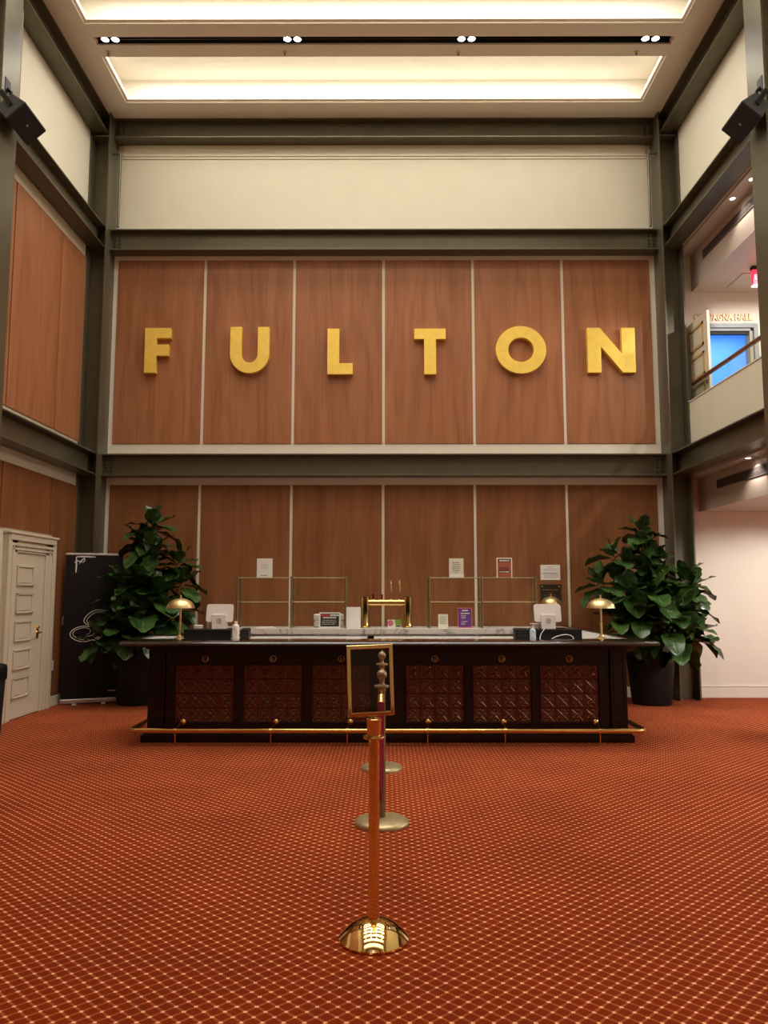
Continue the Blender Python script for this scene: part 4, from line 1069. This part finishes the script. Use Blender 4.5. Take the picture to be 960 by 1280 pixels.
rosR = [(-.08, 0, 2.50, .95, 9), (-.05, -.1, 2.28, .9, 8), (.02, -.12, 2.10, .9, 8), (-.50, -.05, 2.14, .9, 8), (-.30, -.1, 2.02, .9, 8), (-.05, -.15, 1.94, 1., 10), (.1, -.2, 1.78, 1., 9), (-.72, -.1, 1.76, .95, 9),
        (-.34, -.3, 1.60, 1., 10), (-.02, -.35, 1.62, 1.05, 10), (.48, -.1, 1.80, 1., 9), (.60, -.15, 1.72, .9, 8), (.50, -.2, 1.48, 1., 10), (.25, -.35, 1.40, 1.05, 10), (-.22, -.4, 1.34, 1., 10), (-.48, -.2, 1.28, .95, 9),
        (.45, -.35, 1.14, 1., 10), (.12, -.45, 1.14, 1.0, 10), (.58, -.25, 1.02, .9, 9), (.30, -.42, .98, 1., 9), (-.1, -.2, 1.1, 1., 9), (0, .1, 1.7, 1., 9), (.2, .1, 1.35, 1., 9), (-.2, .1, 1.5, 1., 9), (-.3, -.2, 1.05, .9, 8)]
plant((3.86, 11.30, 0), 'leafy fiddle leaf fig in a dark pot by the back right column', rosR, 9, .345, lambda p: p.y < 11.9 and not (p.x > 4.30 and p.y > 11.50))

# ------------------------------------------------------------------ speakers on the near columns
def speaker(s, label):
    t = thing('wall_speaker', label, 'loudspeaker', (s*4.145, 8.40, 7.0))
    n = Vector((s*-.656, 0, -.755)); w = Vector((s*.755, 0, -.656)); l = Vector((0, 1, 0))
    def P(a, c, d): return l*a+w*c-n*d
    b = MB(); b.hexa([P(a, c, 0) for a, c in ((-.27, -.15), (.27, -.15), (.27, .15), (-.27, .15))], [P(a, c, .235) for a, c in ((-.22, -.10), (.22, -.10), (.22, .10), (-.22, .10))])
    b.build('cabinet', 'grey', t, .012, seg=3)
    b = MB(); b.hexa([P(a, c, -.012) for a, c in ((-.255, -.135), (.255, -.135), (.255, .135), (-.255, .135))], [P(a, c, -.001) for a, c in ((-.262, -.142), (.262, -.142), (.262, .142), (-.262, .142))])
    gr = b.build('grille', 'blackmat', t, .004)
    b = MB(); b.hexa([P(a, c, -.015) for a, c in ((-.012, -.012), (.012, -.012), (.012, .012), (-.012, .012))], [P(a, c, -.012) for a, c in ((-.012, -.012), (.012, -.012), (.012, .012), (-.012, .012))])
    b.build('badge', 'silver', gr)
    b = MB()
    for a in (-.262, .262):
        p0, p1 = P(a, 0, .10), P(a, -.02, .30)
        b.hexa([p0+l*.006*k+w*j for k, j in ((-1, -.03), (1, -.03), (1, .03), (-1, .03))], [p1+l*.006*k+w*j for k, j in ((-1, -.03), (1, -.03), (1, .03), (-1, .03))])
    p0, p1 = P(-.268, -.02, .30), P(.268, -.02, .30)
    b.hexa([p0+n*k+w*j for k, j in ((-.006, -.03), (.006, -.03), (.006, .03), (-.006, .03))], [p1+n*k+w*j for k, j in ((-.006, -.03), (.006, -.03), (.006, .03), (-.006, .03))])
    b.build('mounting_yoke', 'black', t, .003)
    b = MB(); x = -s*0
    b.tube([Vector((s*.255, 0, .45)), Vector((s*.20, 0, .40)), P(0, -.02, .30)], .02, 10)
    b.box(min(s*.24, s*.255), max(s*.24, s*.255), -.06, .06, .36, .56)
    b.build('wall_arm', 'black', t)
speaker(-1, 'black loudspeaker hung tilted on the near left column'); speaker(1, 'black loudspeaker hung tilted on the near right column')

# ------------------------------------------------------------------ black bins at the frame edges
def waste_bin(x, y, label):
    t = thing('waste_bin', label, 'bin', (x, y, 0))
    b = MB(); b.lathe([(.135, 0), (.14, .008), (.165, .60), (.165, .62)], n=36); b.build('bin_body', 'blackmat', t, smooth=True)
    b = MB(); b.lathe([(.174, .61), (.180, .615), (.180, .735), (.172, .765), (.150, .782), (.05, .79), (0, .79)], n=36); b.build('lid', 'black', t, smooth=True)
    b = MB(); b.box(-.09, .09, -.186, -.17, .66, .72); b.build('flap', 'blackmat', t, .004)
waste_bin(-4.475, 8.865, 'black lidded bin at the left frame edge before the ivory door')
waste_bin(4.588, 8.89, 'black lidded bin at the right frame edge in the passage opening')

# ------------------------------------------------------------------ light
WARM = (1., .97, .89); SOFT = (1., .88, .70)
for k, (a, c) in enumerate(CH):
    for (yy, rx) in ((c+.07, R(180+20)), (a-.07, R(180-20))):
        lamp('cove_light', 'AREA', (0, yy, CZ+.13), 6., WARM, (rx, 0, 0), shape='RECTANGLE', size=8.0, size_y=.07)
for (a, c), pw in zip(CH, (165, 160, 145, 125, 95, 75, 60, 50)): lamp('coffer_fill', 'AREA', (0, (a+c)/2, RT-.03), pw, WARM, (0, 0, 0), shape='RECTANGLE', size=7.8, size_y=.8)  # added unseen lamps for general room fill, apart from the coves
for xx in (-3.82, -1.275, 1.155, 3.72):
    lamp('slot_spot', 'SPOT', (xx, sy, CZ-.02), 22., (1., .95, .88), (R(-4), 0, 0), spot_size=R(75), spot_blend=.8, shadow_soft_size=.05)
for (p0, p1) in slots[1:5]:
    for xx in (-3.0, -1.0, 1.0, 3.0): lamp('slot_spot', 'SPOT', (xx, (p0+p1)/2, CZ-.02), 22., (1., .95, .88), (R(12), 0, 0), spot_size=R(80), spot_blend=.8, shadow_soft_size=.06)
lamp('passage_downlight', 'SPOT', (4.80, 10.0, 3.34), 26., (1., .92, .82), (0, 0, 0), spot_size=R(120), spot_blend=.6, shadow_soft_size=.03)
for yy in (10.1, 8.6, 6.8, 5.0): lamp('passage_lamp', 'SPOT', (6.3, yy, 2.81), 165., (1., .96, .88), (0, 0, 0), spot_size=R(174), spot_blend=.3, shadow_soft_size=.06)
lamp('gallery_downlight', 'SPOT', (4.80, 10.08, 6.97), 24., (1., .92, .82), (0, 0, 0), spot_size=R(120), spot_blend=.6, shadow_soft_size=.03)
lamp('gallery_downlight', 'SPOT', (4.83, 9.58, 6.97), 24., (1., .92, .82), (0, 0, 0), spot_size=R(120), spot_blend=.6, shadow_soft_size=.03)
for yy in (10.2, 8.8): lamp('gallery_lamp', 'SPOT', (6.1, yy, 6.36), 165., (1., .96, .88), (0, 0, 0), spot_size=R(176), spot_blend=.2, shadow_soft_size=.06)
lamp('hall_light', 'AREA', (5.9, 13.6, 6.7), 70., (.36, .66, 1.), (0, 0, 0), shape='RECTANGLE', size=2.4, size_y=2.2)

w = bpy.data.worlds.new('world'); SC.world = w; w.use_nodes = True
w.node_tree.nodes['Background'].inputs['Color'].default_value = (.9, .8, .65, 1); w.node_tree.nodes['Background'].inputs['Strength'].default_value = .03

# ------------------------------------------------------------------ camera
cam = bpy.data.cameras.new('camera'); co = bpy.data.objects.new('camera', cam); COL.objects.link(co)
cam.sensor_fit = 'VERTICAL'; cam.sensor_height = 36.; cam.lens = 36.*960/1280
co.location = (.03, 0, 1.6)
co.rotation_euler = (PI/2+math.atan(100/960), 0, 2.5/960)
cam.clip_end = 60
SC.camera = co
SC.view_settings.view_transform = 'Standard'
SC.view_settings.look = 'None'
SC.view_settings.exposure = 0.0
SC.cycles.use_denoising = True
SC.cycles.max_bounces = 10; SC.cycles.diffuse_bounces = 6; SC.cycles.glossy_bounces = 4; SC.cycles.transparent_max_bounces = 12
SC.cycles.sample_clamp_indirect = 6.
